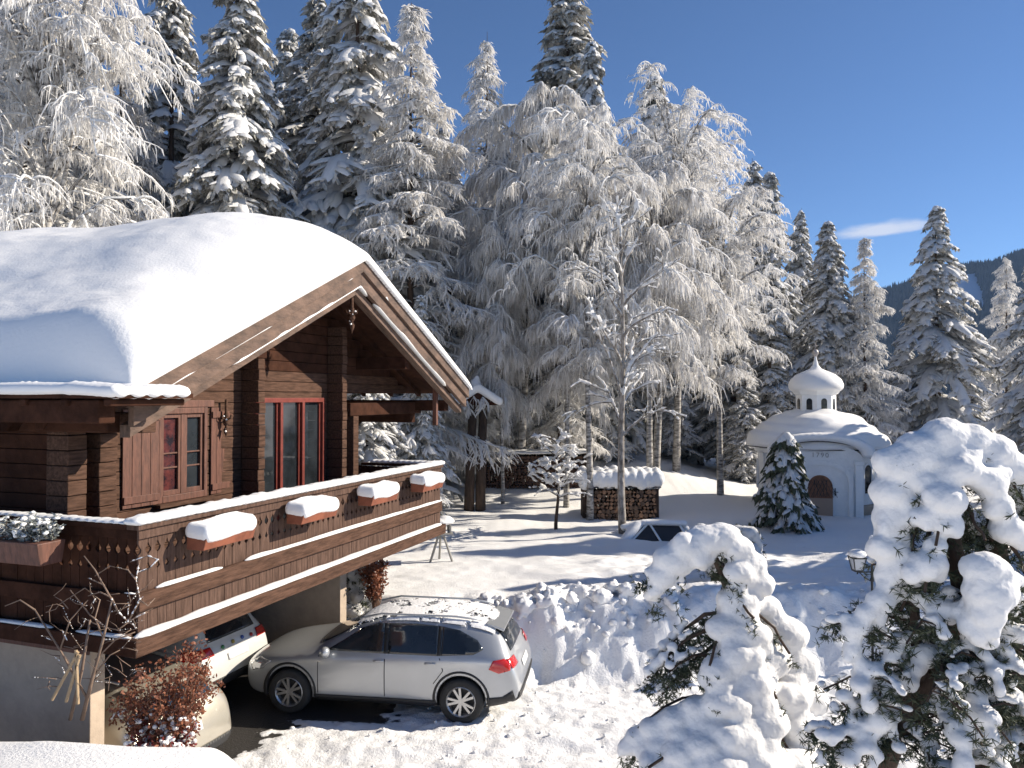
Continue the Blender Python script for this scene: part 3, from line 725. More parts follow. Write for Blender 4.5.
# garage walls below
mb = MB(); mb.box(-6, .83, 5.2, 5.42, -.1, 2.095); mb.build('garage_wall', PLASTER, HG, bevel=.01)
mb = MB(); mb.box(-8, -6, -.6, 6, -.1, 2.095); mb.build('garage_back_wall', PLASTER, HG)
def loc(x, y, z=0):
    return Vector((HO.x+HN[0]*x+HA[0]*y, HO.y+HN[1]*x+HA[1]*y, z))
def iloc(p):
    rx, ry = p[0]-HO.x, p[1]-HO.y; return (rx*HN[0]+ry*HN[1], rx*HA[0]+ry*HA[1])
q = iloc((-4.74, 8.6))
mb = MB(); mb.box(-9, q[0], q[1], q[1]+.2, -.1, 2.245); mb.build('front_pillar', PLASTER, HG, bevel=.012)
mb = MB(); mb.box(-9, q[0]-.01, q[1]-.02, q[1]+.6, 2.096, 2.24); mb.build('lintel', WOODR, HG, bevel=.01)
# things fixed to or hung on the chalet
def pendant(x, y, z, s=1, label=''):
    t = empty('hanging_ornament', loc(x, y, z), HR, label, 'ornament')
    m_ = MB(); m_.lathe([(.0,-.02),(.035,-.03),(.035,-.34),(.055,-.37),(.055,-.42),(.03,-.46),(.075,-.56),(.06,-.62),(.02,-.66),(.06,-.74),(.05,-.80),(.015,-.88),(.0,-.95)], n=10); o = m_.build('carved_drop', WOODH, t, smooth=True); o.scale = (s,)*3
    for k in range(4):
        a_ = k*PI/2; q_ = MB(); q_.tube([(.03*math.cos(a_), .03*math.sin(a_), -.50), (.13*math.cos(a_), .13*math.sin(a_), -.47), (.15*math.cos(a_), .15*math.sin(a_), -.38)], [.02,.018,.008], 6); o = q_.build('scroll', WOODH, t); o.scale = (s,)*3
    r_ = random.Random(int(y*10)); its = [((r_.uniform(-.06,.06)*s, r_.uniform(-.07,.07)*s, -r_.choice((.42,.50,.64,.78,.72))*s), (.035*s, .04*s, .03*s)) for _ in range(9)]
    blobs('snow', its, .014, SNOW, t, smooth_it=1, sub=1)
pendant(BX-.14, RY, 6.86, .78, 'carved wooden drop dusted with snow hanging under the gable peak')
pendant(.10, 2.99, 4.98, .68, 'antler-like carved ornament with snow hanging on the wall between window and red door')
plab = ['long orange planter with a smooth snow cap nearest the balcony corner', 'orange planter with thick snow, second from the near balcony corner',
        'snow-capped orange planter, third from the near balcony corner', 'snow-capped orange planter at the far end of the balcony rail']
for i, y in enumerate((.42, 2.28, 4.15, 6.0)):
    t = empty('planter_box', loc(RX+.12, y, 3.26), HR, plab[i], 'planter', 'snow-capped planters hung on the balcony rail')
    m_ = MB(); L2 = .43
    m_.prism([(0.0, 0), (.24, 0), (.29, .17), (0.0, .17)], -L2, L2, plane='y'); m_.build('trough', ORANGE, t, bevel=.008)
    its = []
    for a_ in np.linspace(-L2+.06, L2-.06, 12):
        for b_ in (.03, .10, .17, .24): its.append(((b_, a_, .215-.10*b_+.014*math.sin(a_*(7+i)+i*2)), (.085, .085, .115)))
    blobs('snow_cap', its, .025, SNOW, t, smooth_it=5)
    m_ = MB()
    for a_ in (-.35, .35): m_.box(-.075, 0.0, a_-.02, a_+.02, .10, .14)
    m_.build('bracket', IRON, t)
# left planter with frosted plants
t = empty('planter_box', loc(0, RA0-.37, 3.22), HR, 'brown planter full of snowy evergreen sprigs on the shaded balcony side', 'planter')
m_ = MB(); m_.prism([(-.13, 0), (.13, 0), (.17, .24), (-.17, .24)], -3.2, 1.15, plane='x'); m_.build('trough', WOODR, t, bevel=.01)
gg = np.random.default_rng(5)
def sprigs(n, x0, x1, y0, y1, z0, h, seed, w=.012, spread=.6):
    g_ = np.random.default_rng(seed); b_ = np.stack([g_.uniform(x0, x1, n), g_.uniform(y0, y1, n), np.full(n, z0)], -1)
    d_ = rdir(n, g_)*g_.uniform(0, spread, n)[:,None]; d_[:,2] = g_.uniform(.4, 1, n); L_ = g_.uniform(.4, 1, n)[:,None]*h
    return b_, d_, L_
def needle_sprays(n, x0, x1, y0, y1, z0, h, seed, q=26, nl=.05, spread=.7):
    g_ = np.random.default_rng(seed); b_, d_, L_ = sprigs(n, x0, x1, y0, y1, z0, h, seed, spread=spread)
    J = np.repeat(np.arange(n), q); u_ = g_.uniform(.1, 1, len(J))[:,None]; p = b_[J]+d_[J]*L_[J]*u_
    e_ = rdir(len(J), g_); e_[:,2] = g_.uniform(-.3, .9, len(J)); l_ = nl*g_.uniform(.6, 1.4, len(J))[:,None]
    V1 = strips(np.stack([p, p+e_*l_*.5, p+e_*l_], 1), np.cross(e_, rdir(len(J), g_)), np.array([.006,.008,.002]))
    V2 = tubes(np.stack([b_, b_+d_*L_*.5, b_+d_*L_], 1), np.array([[.008,.006,.004]])*np.ones((n,1)), 4)
    return V1, V2, b_+d_*L_
def plant(name, n, x0, x1, y0, y1, z0, h, seed, nm, parent, snowk=.5, **kw):
    V1, V2, tips = needle_sprays(n, x0, x1, y0, y1, z0, h, seed, **kw)
    npmesh('leaves', *V1, nm, parent, False); npmesh('stem', *V2, BARK, parent)
    if snowk:
        g_ = np.random.default_rng(seed+1); its = [(tuple(p+np.array([0,0,-.02])), (g_.uniform(.02,.05), g_.uniform(.02,.05), g_.uniform(.015,.035))) for p in tips if g_.random() < snowk]
        blobs('snow', its, .014, SNOW, parent, smooth_it=1, sub=1)
YGREEN = mat('green_leaves', (.10,.12,.04), .6, var=.4, vscale=12)
FROSTG = mat('frosted_leaves', (.34,.36,.36), .7, var=.6, vscale=14, col2=(.08,.09,.07))
t2 = empty('evergreen_plant', loc(.55, RA0-.37, 3.44), HR, 'frosted evergreen twigs in the planter beside the balcony corner', 'plant')
plant('evergreen_plant', 70, -.75, .55, -.12, .12, 0, .34, 41, FROSTG, t2, .9, q=40)
t3 = empty('evergreen_plant', loc(-.95, RA0-.37, 3.44), HR, 'yellow-green shrub at the left end of the shaded planter', 'plant')
plant('evergreen_plant', 60, -.7, .45, -.12, .12, 0, .38, 42, YGREEN, t3, .12, q=40)
# ---------------------------------------------------------------- cars
PSIL = mat('silver_paint', (.47,.485,.50), .33, metal=.45, coat=1, var=.06, vscale=1.6)
PWHT = mat('white_paint', (.60,.60,.58), .35, coat=1, var=.06, vscale=2)
PBEI = mat('champagne_paint', (.50,.46,.38), .3, metal=.55, coat=1, var=.08, vscale=2)
TAIL = mat('red_lamp', (.55,.02,.015), .12, coat=1); CHROME = mat('bright_metal', (.75,.75,.75), .2, metal=1)
TYRE = mat('tyre_rubber', (.03,.03,.03), .85, var=.3, vscale=8); RIM = mat('alloy', (.50,.50,.50), .35, metal=.8)
LAMPG = mat('lamp_lens', (.6,.6,.6), .06, coat=1, metal=.5); PLATE = mat('plate', (.8,.8,.8), .5)
def car_body(paint, parent, H=1.535, rear_round=0):
    #      x,   zbot, w,    zbelt, ztop, wroof
    st = [(2.27,.42,.52,.60,.68,.45),(2.22,.28,.68,.66,.76,.58),(2.05,.22,.80,.74,.86,.66),(1.75,.20,.875,.84,.945,.70),(1.35,.20,.90,.89,1.0,.71),(.98,.20,.90,.93,1.055,.72),
          (.62,.20,.895,.95,1.25,.665),(.28,.20,.892,.96,1.43,.63),(-.10,.20,.89,.97,1.51,.625),(-.6,.20,.89,.98,H,.62),(-1.15,.20,.895,1.0,H-.02,.61),(-1.6,.21,.90,1.02,H-.07,.595),
          (-1.86,.25,.885,1.03,H-.14,.575),(-2.00,.28,.86,1.0,1.24,.60),(-2.10,.30,.84,.95,1.05,.66),(-2.17,.32,.82,.85,.93,.70),(-2.25,.36,.78,.66,.72,.70),(-2.27,.42,.72,.55,.60,.66)]
    V = []; K = 0
    for (x, zb, w, zl, zt, wr) in st:
        zl = min(zl, zt-.04); zm = (zb+zl)/2
        half = [(0, zb), (w*.6, zb), (w*.93, zb+.015), (w*.985, zb+.12), (w*1.0, zm), (w*1.0, zl-.10), (w*.965, zl), ((w*.955*.5+wr*.5), (zl+zt-.05)/2+.01), (wr, zt-.045), (wr*.72, zt-.008), (0, zt)]
        ring = half+[(-a_, b_) for a_, b_ in half[-2:0:-1]]
        K = len(ring); V += [(x, a_, b_) for a_, b_ in ring]
    Fs = [(i*K+k, i*K+(k+1)%K, (i+1)*K+(k+1)%K, (i+1)*K+k) for i in range(len(st)-1) for k in range(K)]
    Fs += [tuple(range(K))[::-1], tuple((len(st)-1)*K+k for k in range(K))]
    m_ = MB(); m_.add(V, Fs); o = m_.build('body', [paint, BLACK], parent, smooth=True)
    o.modifiers.new('s', 'SUBSURF').levels = 3; o.modifiers['s'].render_levels = 3
    cut = MB()
    for xw in (1.40, -1.37):
        for s_ in (-1, 1): cut.tube([(xw, s_*.50, .36), (xw, s_*1.1, .36)], .385, 48)
    c_ = cut.build('cut', BLACK, parent)
    b_ = o.modifiers.new('b', 'BOOLEAN'); b_.object = c_; b_.operation = 'DIFFERENCE'; b_.solver = 'EXACT'
    dg = bpy.context.evaluated_depsgraph_get(); dg.update()
    me = bpy.data.meshes.new_from_object(o.evaluated_get(dg)); me.name = 'body'
    bpy.data.objects.remove(o); bpy.data.objects.remove(c_)
    me.materials.clear()
    o = link('body', me, [paint, BLACK], parent, True)
    # wheel-well insides and underside are dark
    for p in me.polygons:
        c = p.center
        inw = min(math.hypot(c.x-1.40, c.z-.36), math.hypot(c.x+1.37, c.z-.36))
        p.material_index = 1 if (inw < .388 and abs(c.y) < .99) or c.z < .275 else 0
    return o, BVHTree.FromPolygons([v_.co[:] for v_ in me.vertices], [p.vertices[:] for p in me.polygons])
def decal(name, bvh, poly, frm, mt, parent, off=.006, step=.05, side=1):
    """polygon laid on the bodywork. frm: 'side' (x,z), 'rear' (y,z), 'front', 'top' (x,y)"""
    bd = []; n = len(poly)
    for i in range(n):
        a_, b_ = Vector(poly[i]), Vector(poly[(i+1)%n]); k = max(1, int((b_-a_).length/step))
        bd += [a_.lerp(b_, j/k) for j in range(k)]
    xs = [p[0] for p in bd]; zs = [p[1] for p in bd]; inner = []
    x = min(xs)+step*.7
    while x < max(xs):
        z = min(zs)+step*.7
        while z < max(zs): inner.append(Vector((x, z))); z += step
        x += step
    def inside(p):
        c = False; j = len(bd)-1
        for i in range(len(bd)):
            if (bd[i].y > p.y) != (bd[j].y > p.y) and p.x < (bd[j].x-bd[i].x)*(p.y-bd[i].y)/(bd[j].y-bd[i].y)+bd[i].x: c = not c
            j = i
        return c and min((p-q_).length for q_ in bd) > step*.35
    inner = [p for p in inner if inside(p)]
    res = geometry.delaunay_2d_cdt(bd+inner, [], [list(range(len(bd)))], 1, 1e-5)
    V = []
    for p in res[0]:
        if frm == 'side': o_, d_ = Vector((p.x, 3*side, p.y)), Vector((0, -side, 0))
        elif frm == 'rear': o_, d_ = Vector((-4, p.x, p.y)), Vector((1, 0, 0))
        elif frm == 'front': o_, d_ = Vector((4, p.x, p.y)), Vector((-1, 0, 0))
        else: o_, d_ = Vector((p.x, p.y, 3)), Vector((0, 0, -1))
        h, nrm, _, _ = bvh.ray_cast(o_, d_)
        if h is None: h = (V[-1] if V else o_); nrm = -d_
        V.append(h+(nrm if nrm.dot(d_) < 0 else -nrm)*off)
    m_ = MB(); m_.add(V, res[2]); o = m_.build(name, mt, parent, smooth=True)
    s_ = o.modifiers.new('t', 'SOLIDIFY'); s_.thickness = .008; s_.offset = 0
    return o
def wheel(parent, x, side, spokes=5, snowy=True):
    t = MB(); prof = [(.20,-.10),(.30,-.115),(.335,-.09),(.345,-.05),(.345,.05),(.335,.09),(.30,.115),(.215,.10)]
    t.lathe(prof, n=36); o = t.build('wheel', TYRE, parent, smooth=True)
    o.location = (x, side*.80, .345); o.rotation_euler = (-side*PI/2, 0, 0)
    r_ = MB(); r_.lathe([(.222,.02),(.235,.10),(.222,.108),(.205,.085),(.195,.02)], n=36)
    r_.lathe([(.0,.085),(.045,.088),(.06,.07)], n=20)
    for k in range(spokes):
        for dlt in (-.16, .16):
            a_ = 2*PI*k/spokes+dlt; a2 = 2*PI*k/spokes+dlt*1.7
            r_.beam((.03*math.cos(a_), .03*math.sin(a_), .075), (.212*math.cos(a2-dlt*.3), .212*math.sin(a2-dlt*.3), .085), .036, .03)
    r_.build('rim', RIM, o, smooth=False)
    d_ = MB(); d_.lathe([(.0,.012),(.2,.012),(.2,-.03)], n=24); d_.build('brake_disc', BLACK, o)
    return o
def build_car(kind, paint, label, x, y, rz, H=1.535, lamps=True, z=0):
    t = empty(kind, (x, y, z), rz, label, 'car')
    body, bvh = car_body(paint, t, H)
    for xw in (1.40, -1.37):
        for s_ in (-1, 1): wheel(t, xw, s_)
    for s_ in (1, -1):
        decal('side_window', bvh, [(.80,1.005),(.52,1.17),(.28,1.325),(.02,1.405),(-.09,1.41),(-.13,1.005)], 'side', GLASS, t, side=s_)
        decal('side_window', bvh, [(-.20,1.005),(-.17,1.412),(-.60,1.425),(-.96,1.405),(-.98,1.01)], 'side', GLASS, t, side=s_)
        decal('quarter_window', bvh, [(-1.05,1.015),(-1.03,1.40),(-1.30,1.36),(-1.60,1.235),(-1.70,1.12),(-1.55,1.05)], 'side', GLASS, t, side=s_)
        decal('pillar_trim', bvh, [(-.128,1.005),(-.092,1.41),(-.168,1.412),(-.198,1.005)], 'side', BLACK, t, off=.004, side=s_)
        decal('pillar_trim', bvh, [(-.985,1.01),(-.965,1.405),(-1.025,1.40),(-1.045,1.015)], 'side', BLACK, t, off=.004, side=s_)
        for xx in (.93, -.15):
            decal('door_gap', bvh, [(xx, .36), (xx, .93), (xx-.012, .93), (xx-.012, .36)], 'side', BLACK, t, off=.001, side=s_, step=.1)
        decal('door_gap', bvh, [(-.93,.60),(-1.08,.80),(-1.02,.98),(-1.035,.98),(-1.095,.80),(-.945,.60)], 'side', BLACK, t, off=.001, side=s_, step=.1)
        for xx in (.02, -.80):
            decal('door_handle', bvh, [(xx,.885),(xx-.17,.89),(xx-.17,.915),(xx,.91)], 'side', paint, t, off=.022, side=s_)
        decal('sill_cladding', bvh, [(.98,.21),(.98,.34),(-.95,.34),(-.95,.21)], 'side', BLACK, t, off=.012, side=s_)
        decal('bumper_cladding', bvh, [(-1.78,.28),(-1.76,.42),(-2.0,.44),(-2.16,.54),(-2.2,.38),(-2.1,.31)], 'side', BLACK, t, off=.008, side=s_)
        # wheel arch lips
        for xw in (1.40, -1.37):
            m_ = MB(); V = []; K = 26
            for k in range(K+1):
                a_ = PI*(-.08)+PI*1.16*k/K
                for r_ in (.383, .445):
                    px_, pz_ = xw+r_*math.cos(a_), max(.24, .36+r_*math.sin(a_)); h, nr, _, _ = bvh.ray_cast(Vector((px_, 3*s_, pz_)), Vector((0, -s_, 0)))
                    if h is None or abs(h.y) < .6: h = Vector((px_, s_*.84, pz_))
                    V.append((h.x, h.y+s_*.012, h.z))
            m_.add(V, [(2*k, 2*k+1, 2*k+3, 2*k+2) for k in range(K)]); o = m_.build('wheel_arch', BLACK, t, smooth=True)
            sm = o.modifiers.new('t', 'SOLIDIFY'); sm.thickness = .02; sm.offset = 0
        if lamps: decal('tail_lamp', bvh, [(-1.80,.86),(-1.86,.98),(-2.02,1.0),(-2.12,.93),(-2.12,.84),(-1.95,.80)], 'side', TAIL, t, off=.012, side=s_, step=.03)
        decal('headlight', bvh, [(1.72,.80),(1.95,.82),(2.12,.72),(2.05,.62),(1.85,.68)], 'side', LAMPG, t, off=.01, side=s_, step=.03)
        m_ = MB(); m_.lathe([(0,-.06),(.07,-.05),(.09,0),(.07,.05),(0,.06)], n=14); o = m_.build('wing_mirror', paint, t, smooth=True); o.location = (.78, s_*.97, 1.02); o.rotation_euler = (PI/2, 0, 0); o.scale = (.9, 1, 1.3)
        m_ = MB(); m_.tube([(-1.62, s_*.50, H-.045), (-1.2, s_*.53, H-.0), (0, s_*.545, H+.0), (.35, s_*.545, H-.085)], .016, 8); m_.build('roof_rail', PSIL, t, smooth=True)
    decal('rear_window', bvh, [(-.56,1.05),(-.50,1.345),(.50,1.345),(.56,1.05)], 'rear', GLASS, t, off=.008)
    decal('windscreen', bvh, [(-.62,1.06),(-.55,1.42),(.55,1.42),(.62,1.06)], 'front', GLASS, t, off=.006)
    for s_ in ((1, -1) if lamps else ()): decal('tail_lamp', bvh, [(s_*.52,.86),(s_*.55,.99),(s_*.79,.99),(s_*.80,.86)], 'rear', TAIL, t, off=.014, step=.03)
    decal('rear_bumper', bvh, [(-.74,.36),(-.76,.50),(.76,.50),(.74,.36)], 'rear', BLACK, t, off=.01)
    decal('number_plate', bvh, [(-.24,.71),(-.24,.81),(.24,.81),(.24,.71)], 'rear', PLATE, t, off=.012)
    m_ = MB(); m_.prism([(-.52,0),(.52,0),(.47,.0)], 0, .02, plane='z') if False else None
    sp_ = MB(); sp_.prism([(-1.98, H-.205), (-1.70, H-.105), (-1.70, H-.085), (-1.99, H-.165)], -.54, .54, plane='y'); o = sp_.build('roof_spoiler', paint, t, bevel=.01); o.rotation_euler = (0, -.0, 0)
    m_ = MB(); m_.tube([(-1.98, 0, 1.06), (-2.02, .10, 1.10), (-1.98, .36, 1.16)], .012, 6); m_.build('wiper', BLACK, t)
    return t, bvh
CARA = math.atan2(.31+.10, -2.8)
c1, bvh = build_car('parked_car', PSIL, 'silver estate car with snow patches on its roof, parked beside the snow bank', 0, 0, CARA)
hub = Vector((-.78, 11.69, 0)); rot = Matrix.Rotation(CARA, 3, 'Z')
c1.location = hub-rot@Vector((-1.37, .88, 0)); c1.location.z = 0
# patchy roof and ledge snow
def car_snow(bvh, parent, seed, x0, x1, y0, y1, thr, th=.03, step=.014):
    xs = np.arange(x0, x1, step); ys = np.arange(y0, y1, step); XX, YY = np.meshgrid(xs, ys)
    nzv = fbm(XX*4.2, YY*4.8, 5, seed, .75)+.35*sstep(.45, .65, np.abs(YY))*0; idx = {}; V = []; Fs = []
    top = {}; 
    for j in range(len(ys)):
        for i in range(len(xs)):
            v0 = nzv[j, i]-thr
            if v0 > -.05:
                h, nr, _, _ = bvh.ray_cast(Vector((xs[i], ys[j], 3)), Vector((0, 0, -1)))
                if h is None: continue
                idx[(i, j)] = len(V); V.append((h.x, h.y, h.z-.004+th*min(1, max(0, (v0+.05)*7))+.006*random.random()))
    for (i, j) in idx:
        ks = [(i, j), (i+1, j), (i+1, j+1), (i, j+1)]
        if all(k in idx for k in ks): Fs.append([idx[k] for k in ks])
    m_ = MB(); m_.add(V, Fs); return m_.build('snow', SNOW, parent, smooth=True)
car_snow(bvh, c1, 5, -1.85, .42, -.62, .62, -.34, .026)
c2, bv2 = build_car('parked_car', PWHT, 'white car with red tail lamps and small round stickers, parked deep under the balcony', 0, 0, HR+PI, 1.58)
c2.location = loc(.05-2.27, 3.42, .03)
for i, (yy_, zz_, cc) in enumerate(((-.40, .925, (.5,.05,.04)), (-.18, .945, (.06,.12,.4)), (.30, .925, (.1,.3,.12)), (.05, .94, (.45,.35,.08)))):
    decal('sticker', bv2, [(yy_+.035*math.cos(a_), zz_+.03*math.sin(a_)) for a_ in np.arange(10)*2*PI/10], 'rear', mat('sticker_ink', cc, .5), c2, off=.013, step=.03)
c3, bv3 = build_car('parked_car', PBEI, 'champagne coloured car parked closest to the red-leaved bush', 0, 0, HR+PI-.03, 1.50, False)
c3.location = loc(1.42-2.27, .86, .0)
# ---------------------------------------------------------------- chapel
def chapel():
    cx, cy = 10.95, 27.4; gz = TZ(cx, cy)-.1; front = math.atan2(-1, -.34)
    t = empty('chapel', (cx, cy, gz), front, 'white round chapel with a snow-covered dome, small lantern tower and arched door', 'chapel')
    # local x = towards the door
    R = 2.0
    m_ = MB(); m_.lathe([(R, -.3), (R, 1.98), (R+.12, 2.03), (R+.16, 2.14), (R+.05, 2.16)], n=64); m_.build('wall', WHITEP, t, smooth=False)
    m_ = MB(); m_.lathe([(R+.05, -.3), (R+.05, .30), (R, .34)], n=64); m_.build('plinth', PLASTER, t)
    for a_ in (.62, 1.12, 1.9, 2.6, -.62, -1.12, -1.9, -2.6, PI):
        m_ = MB(); m_.box(R-.05, R+.06, -.13, .13, .3, 2.0); m_.box(R-.05, R+.10, -.16, .16, 1.86, 2.0); o = m_.build('pilaster', WHITEP, t, bevel=.01); o.rotation_euler.z = a_
    # snow dome on the roof
    m_ = MB(); m_.lathe([(2.42, 2.20), (.6, 3.4), (.6, 3.2), (.1, 3.2)], n=48); m_.build('roof', BLACK, t, smooth=True)
    its = [((.9*math.cos(k*2.1), .9*math.sin(k*2.1), 3.05), (.95, .95, .38)) for k in range(3)]
    for k in range(90):
        a_ = 2*PI*k/90
        its.append(((2.14*math.cos(a_), 2.14*math.sin(a_), 2.32+.03*math.sin(a_*5)), (.32, .32, .22)))
    for r_, z_, h_ in ((2.05, 2.50, .26), (1.7, 2.76, .30), (1.3, 2.98, .32), (.9, 3.16, .3), (.55, 3.28, .28)):
        for k in range(int(r_*40)):
            a_ = 2*PI*k/int(r_*40); its.append(((r_*math.cos(a_), r_*math.sin(a_), z_+.04*math.sin(a_*3)), (.34, .34, h_)))
    blobs('roof_snow', its, .06, SNOW, t, smooth_it=16)
    # porch with eyebrow gable
    PX = 2.28
    def arch(w, h0, n=18, k=.42): return [(w*math.cos(PI*i/n), h0+k*math.sin(PI*i/n)) for i in range(n+1)]
    m_ = MB(); prof = [(-1.28, -.3), (-1.28, 1.98)]+[(-1.28*math.cos(PI*i/20), 1.98+.42*math.sin(PI*i/20)) for i in range(1, 20)]+[(1.28, 1.98), (1.28, -.3)]
    m_.prism(prof, 1.2, PX, plane='x'); m_.build('porch', WHITEP, t)
    # raised frame round the recessed arch
    m_ = MB(); K = 22
    inn = [(.86*math.cos(PI*i/K), 1.22+.50*math.sin(PI*i/K)) for i in range(K+1)]; out = [(1.0*math.cos(PI*i/K), 1.24+.62*math.sin(PI*i/K)) for i in range(K+1)]
    inn = [(.86, -.2)]+inn+[(-.86, -.2)]; out = [(1.0, -.2)]+out+[(-1.0, -.2)]
    for i in range(len(inn)-1):
        q = [inn[i], inn[i+1], out[i+1], out[i]]; m_.prism(q, PX, PX+.06, plane='x')
    m_.build('arch_moulding', WHITEP, t)
    for s_ in (-1, 1):
        m_ = MB(); m_.box(PX-.02, PX+.10, s_*1.18-.12, s_*1.18+.12, -.2, 1.75); m_.box(PX-.02, PX+.13, s_*1.18-.15, s_*1.18+.15, 1.75, 1.88); m_.build('pilaster', WHITEP, t, bevel=.01)
    d_ = MB(); dw = .38; prof = [(-dw, -.2), (-dw, 1.0)]+[(-dw*math.cos(PI*i/14), 1.0+dw*math.sin(PI*i/14)) for i in range(1, 14)]+[(dw, 1.0), (dw, -.2)]
    d_.prism(prof, PX+.0, PX+.03, plane='x'); DO2 = d_.build('door', mat('door_wood', (.24,.10,.05), .6, var=.4, vscale=6), t)
    l_ = MB(); l_.box(PX+.031, PX+.05, -dw, dw, -.2, .62); l_.build('lower_panel', mat('pale_panel', (.38,.27,.2), .7), DO2)
    g_ = MB()
    for k in range(-3, 4):
        for s_ in (-1, 1): g_.beam((PX+.036, k*.12-.16*s_, .66), (PX+.036, k*.12+.10*s_ if abs(k*.12+.1*s_) < .3 else k*.06, 1.24), .014, .014)
    g_.build('lattice', BLACK, DO2)
    h_ = MB(); h_.box(PX+.05, PX+.16, dw+.02, dw+.10, .78, .80); h_.box(PX+.12, PX+.14, dw-.02, dw+.16, .84, .86); h_.box(PX+.12, PX+.14, dw+.05, dw+.08, .72, .98); h_.build('iron_cross', IRON, t)
    tx_ = bpy.data.curves.new('year', 'FONT'); tx_.body = '1790'; tx_.size = .22; tx_.extrude = .006; tx_.align_x = 'CENTER'; tx_.space_character = 1.3
    o = bpy.data.objects.new('year_tmp', tx_); COL.objects.link(o); dg = bpy.context.evaluated_depsgraph_get(); dg.update()
    me = bpy.data.meshes.new_from_object(o.evaluated_get(dg)); bpy.data.objects.remove(o); me.materials.clear()
    o = link('year_lettering', me, mat('faded_paint', (.42,.40,.38), .8), t); o.matrix_local = Matrix.Translation((PX+.008, -.0, 1.97))@Matrix.Rotation(PI/2, 4, 'Z')@Matrix.Rotation(PI/2, 4, 'X')
    # dark soffit line and eyebrow snow
    m_ = MB(); K = 24
    P1 = [(1.50*math.cos(PI*i/K), 1.97+.52*math.sin(PI*i/K)) for i in range(K+1)]
    for i in range(K): m_.prism([P1[i], P1[i+1], (P1[i+1][0], P1[i+1][1]+.05), (P1[i][0], P1[i][1]+.05)], 1.0, PX+.22, plane='x')
    m_.build('porch_roof', IRON, t)
    its = []
    for i in range(K+1):
        for x in np.linspace(1.5, PX+.16, 5): its.append(((x, P1[i][0]*.97, P1[i][1]+.16), (.24, .24, .15)))
    blobs('porch_snow', its, .045, SNOW, t, smooth_it=6)
    # windows left and right
    for a_ in (.87, -.87, 1.5, -1.5):
        w_ = MB(); K = 12; pr = [(-.20, .72), (-.20, 1.48)]+[(-.20*math.cos(PI*i/K), 1.48+.2*math.sin(PI*i/K)) for i in range(1, K)]+[(.20, 1.48), (.20, .72)]
        w_.prism(pr, R-.02, R+.012, plane='x'); o = w_.build('window', GLASS, t); o.rotation_euler.z = a_
        f_ = MB()
        pr2 = [(y*1.28, (z-1.15)*1.1+1.15) for y, z in pr]
        for i in range(len(pr)):
            j = (i+1) % len(pr); f_.prism([pr[i], pr[j], pr2[j], pr2[i]], R-.01, R+.05, plane='x')
        f_.build('frame', WHITEP, o)
    # lantern tower
    m_ = MB(); m_.lathe([(.74, 3.3), (.74, 3.42), (.68, 3.44), (.68, 4.05), (.74, 4.08), (.80, 4.16), (.84, 4.20), (.1, 4.22)], n=8); m_.build('lantern_tower', WHITEP, t)
    for k in range(8):
        a_ = (k+.5)*PI/4; w_ = MB(); pr = [(-.10, 3.52), (-.10, 3.82)]+[(-.10*math.cos(PI*i/8), 3.82+.1*math.sin(PI*i/8)) for i in range(1, 8)]+[(.10, 3.82), (.10, 3.52)]
        w_.prism(pr, .60, .645, plane='x'); o = w_.build('lantern_window', GLASS, t); o.rotation_euler.z = a_
    m_ = MB(); m_.lathe([(.10, 4.20), (.86, 4.20), (.93, 4.30), (.94, 4.42), (.86, 4.60), (.66, 4.78), (.40, 4.90), (.20, 4.99), (.10, 5.12), (.05, 5.32), (.03, 5.45)], n=32); m_.build('onion_dome', SNOW, t, smooth=True)
    m_ = MB(); m_.lathe([(.0, 5.42), (.05, 5.44), (.10, 5.52), (.11, 5.58), (.08, 5.66), (0, 5.70)], n=16); m_.box(-.012, .012, -.012, .012, 5.68, 5.92); m_.box(-.012, .012, -.07, .07, 5.80, 5.825); m_.build('finial', mat('grey_metal', (.42,.38,.36), .5, metal=.3), t, smooth=True)
    return t
chapel()
# ---------------------------------------------------------------- small garden things
def lamp():
    x, y = W(872, 580, 13.6).x, 13.6; zt = W(872, 541, 13.6).z
    t = empty('garden_lamp', (x, y, 0), 0, 'black wall-style lantern on a thin post with snow on its cap', 'lamp')
    z0 = TZ(x, y)
    m_ = MB(); m_.tube([(0,0,z0-.2),(0,0,zt)], .022, 8); m_.lathe([(.03,0),(.036,.03),(.03,.06)], (0,0,zt-.40), n=10); m_.lathe([(.03,0),(.036,.03),(.03,.06)], (0,0,zt-.72), n=10); m_.build('pole', IRON, t)
    m_ = MB(); m_.tube([(0,0,zt-.55),(-.25,0,zt-.555)], .012, 6); m_.tube([(-.22,0,zt-.56),(-.12,0,zt-.66),(0,0,zt-.72)], .01, 6); m_.build('bracket', IRON, t)
    lz = zt-.52; m_ = MB(); cx = -.26
    for sx in (-1, 1):
        for sy in (-1, 1): m_.beam((cx+sx*.07, sy*.07, lz), (cx+sx*.11, sy*.11, lz+.22), .014, .014)
    m_.box(cx-.075, cx+.075, -.075, .075, lz-.015, lz+.01); m_.box(cx-.125, cx+.125, -.125, .125, lz+.22, lz+.24); m_.tube([(cx,0,lz-.07),(cx,0,lz)], .012, 6); m_.build('lantern_cage', IRON, t)
    m_ = MB(); V = [(cx+sx*r_, sy*r_, z_) for r_, z_ in ((.065, lz+.012), (.10, lz+.218)) for sx, sy in ((-1,-1),(1,-1),(1,1),(-1,1))]
    m_.add(V, [(0,1,5,4),(1,2,6,5),(2,3,7,6),(3,0,4,7)]); m_.build('lantern_glass', mat('milky_glass', (.5,.52,.55), .1), t)
    blobs('snow', [((cx, 0, lz+.29), (.16,.16,.085)), ((0, 0, zt+.03), (.05,.05,.08))], .012, SNOW, t, smooth_it=2)
lamp()
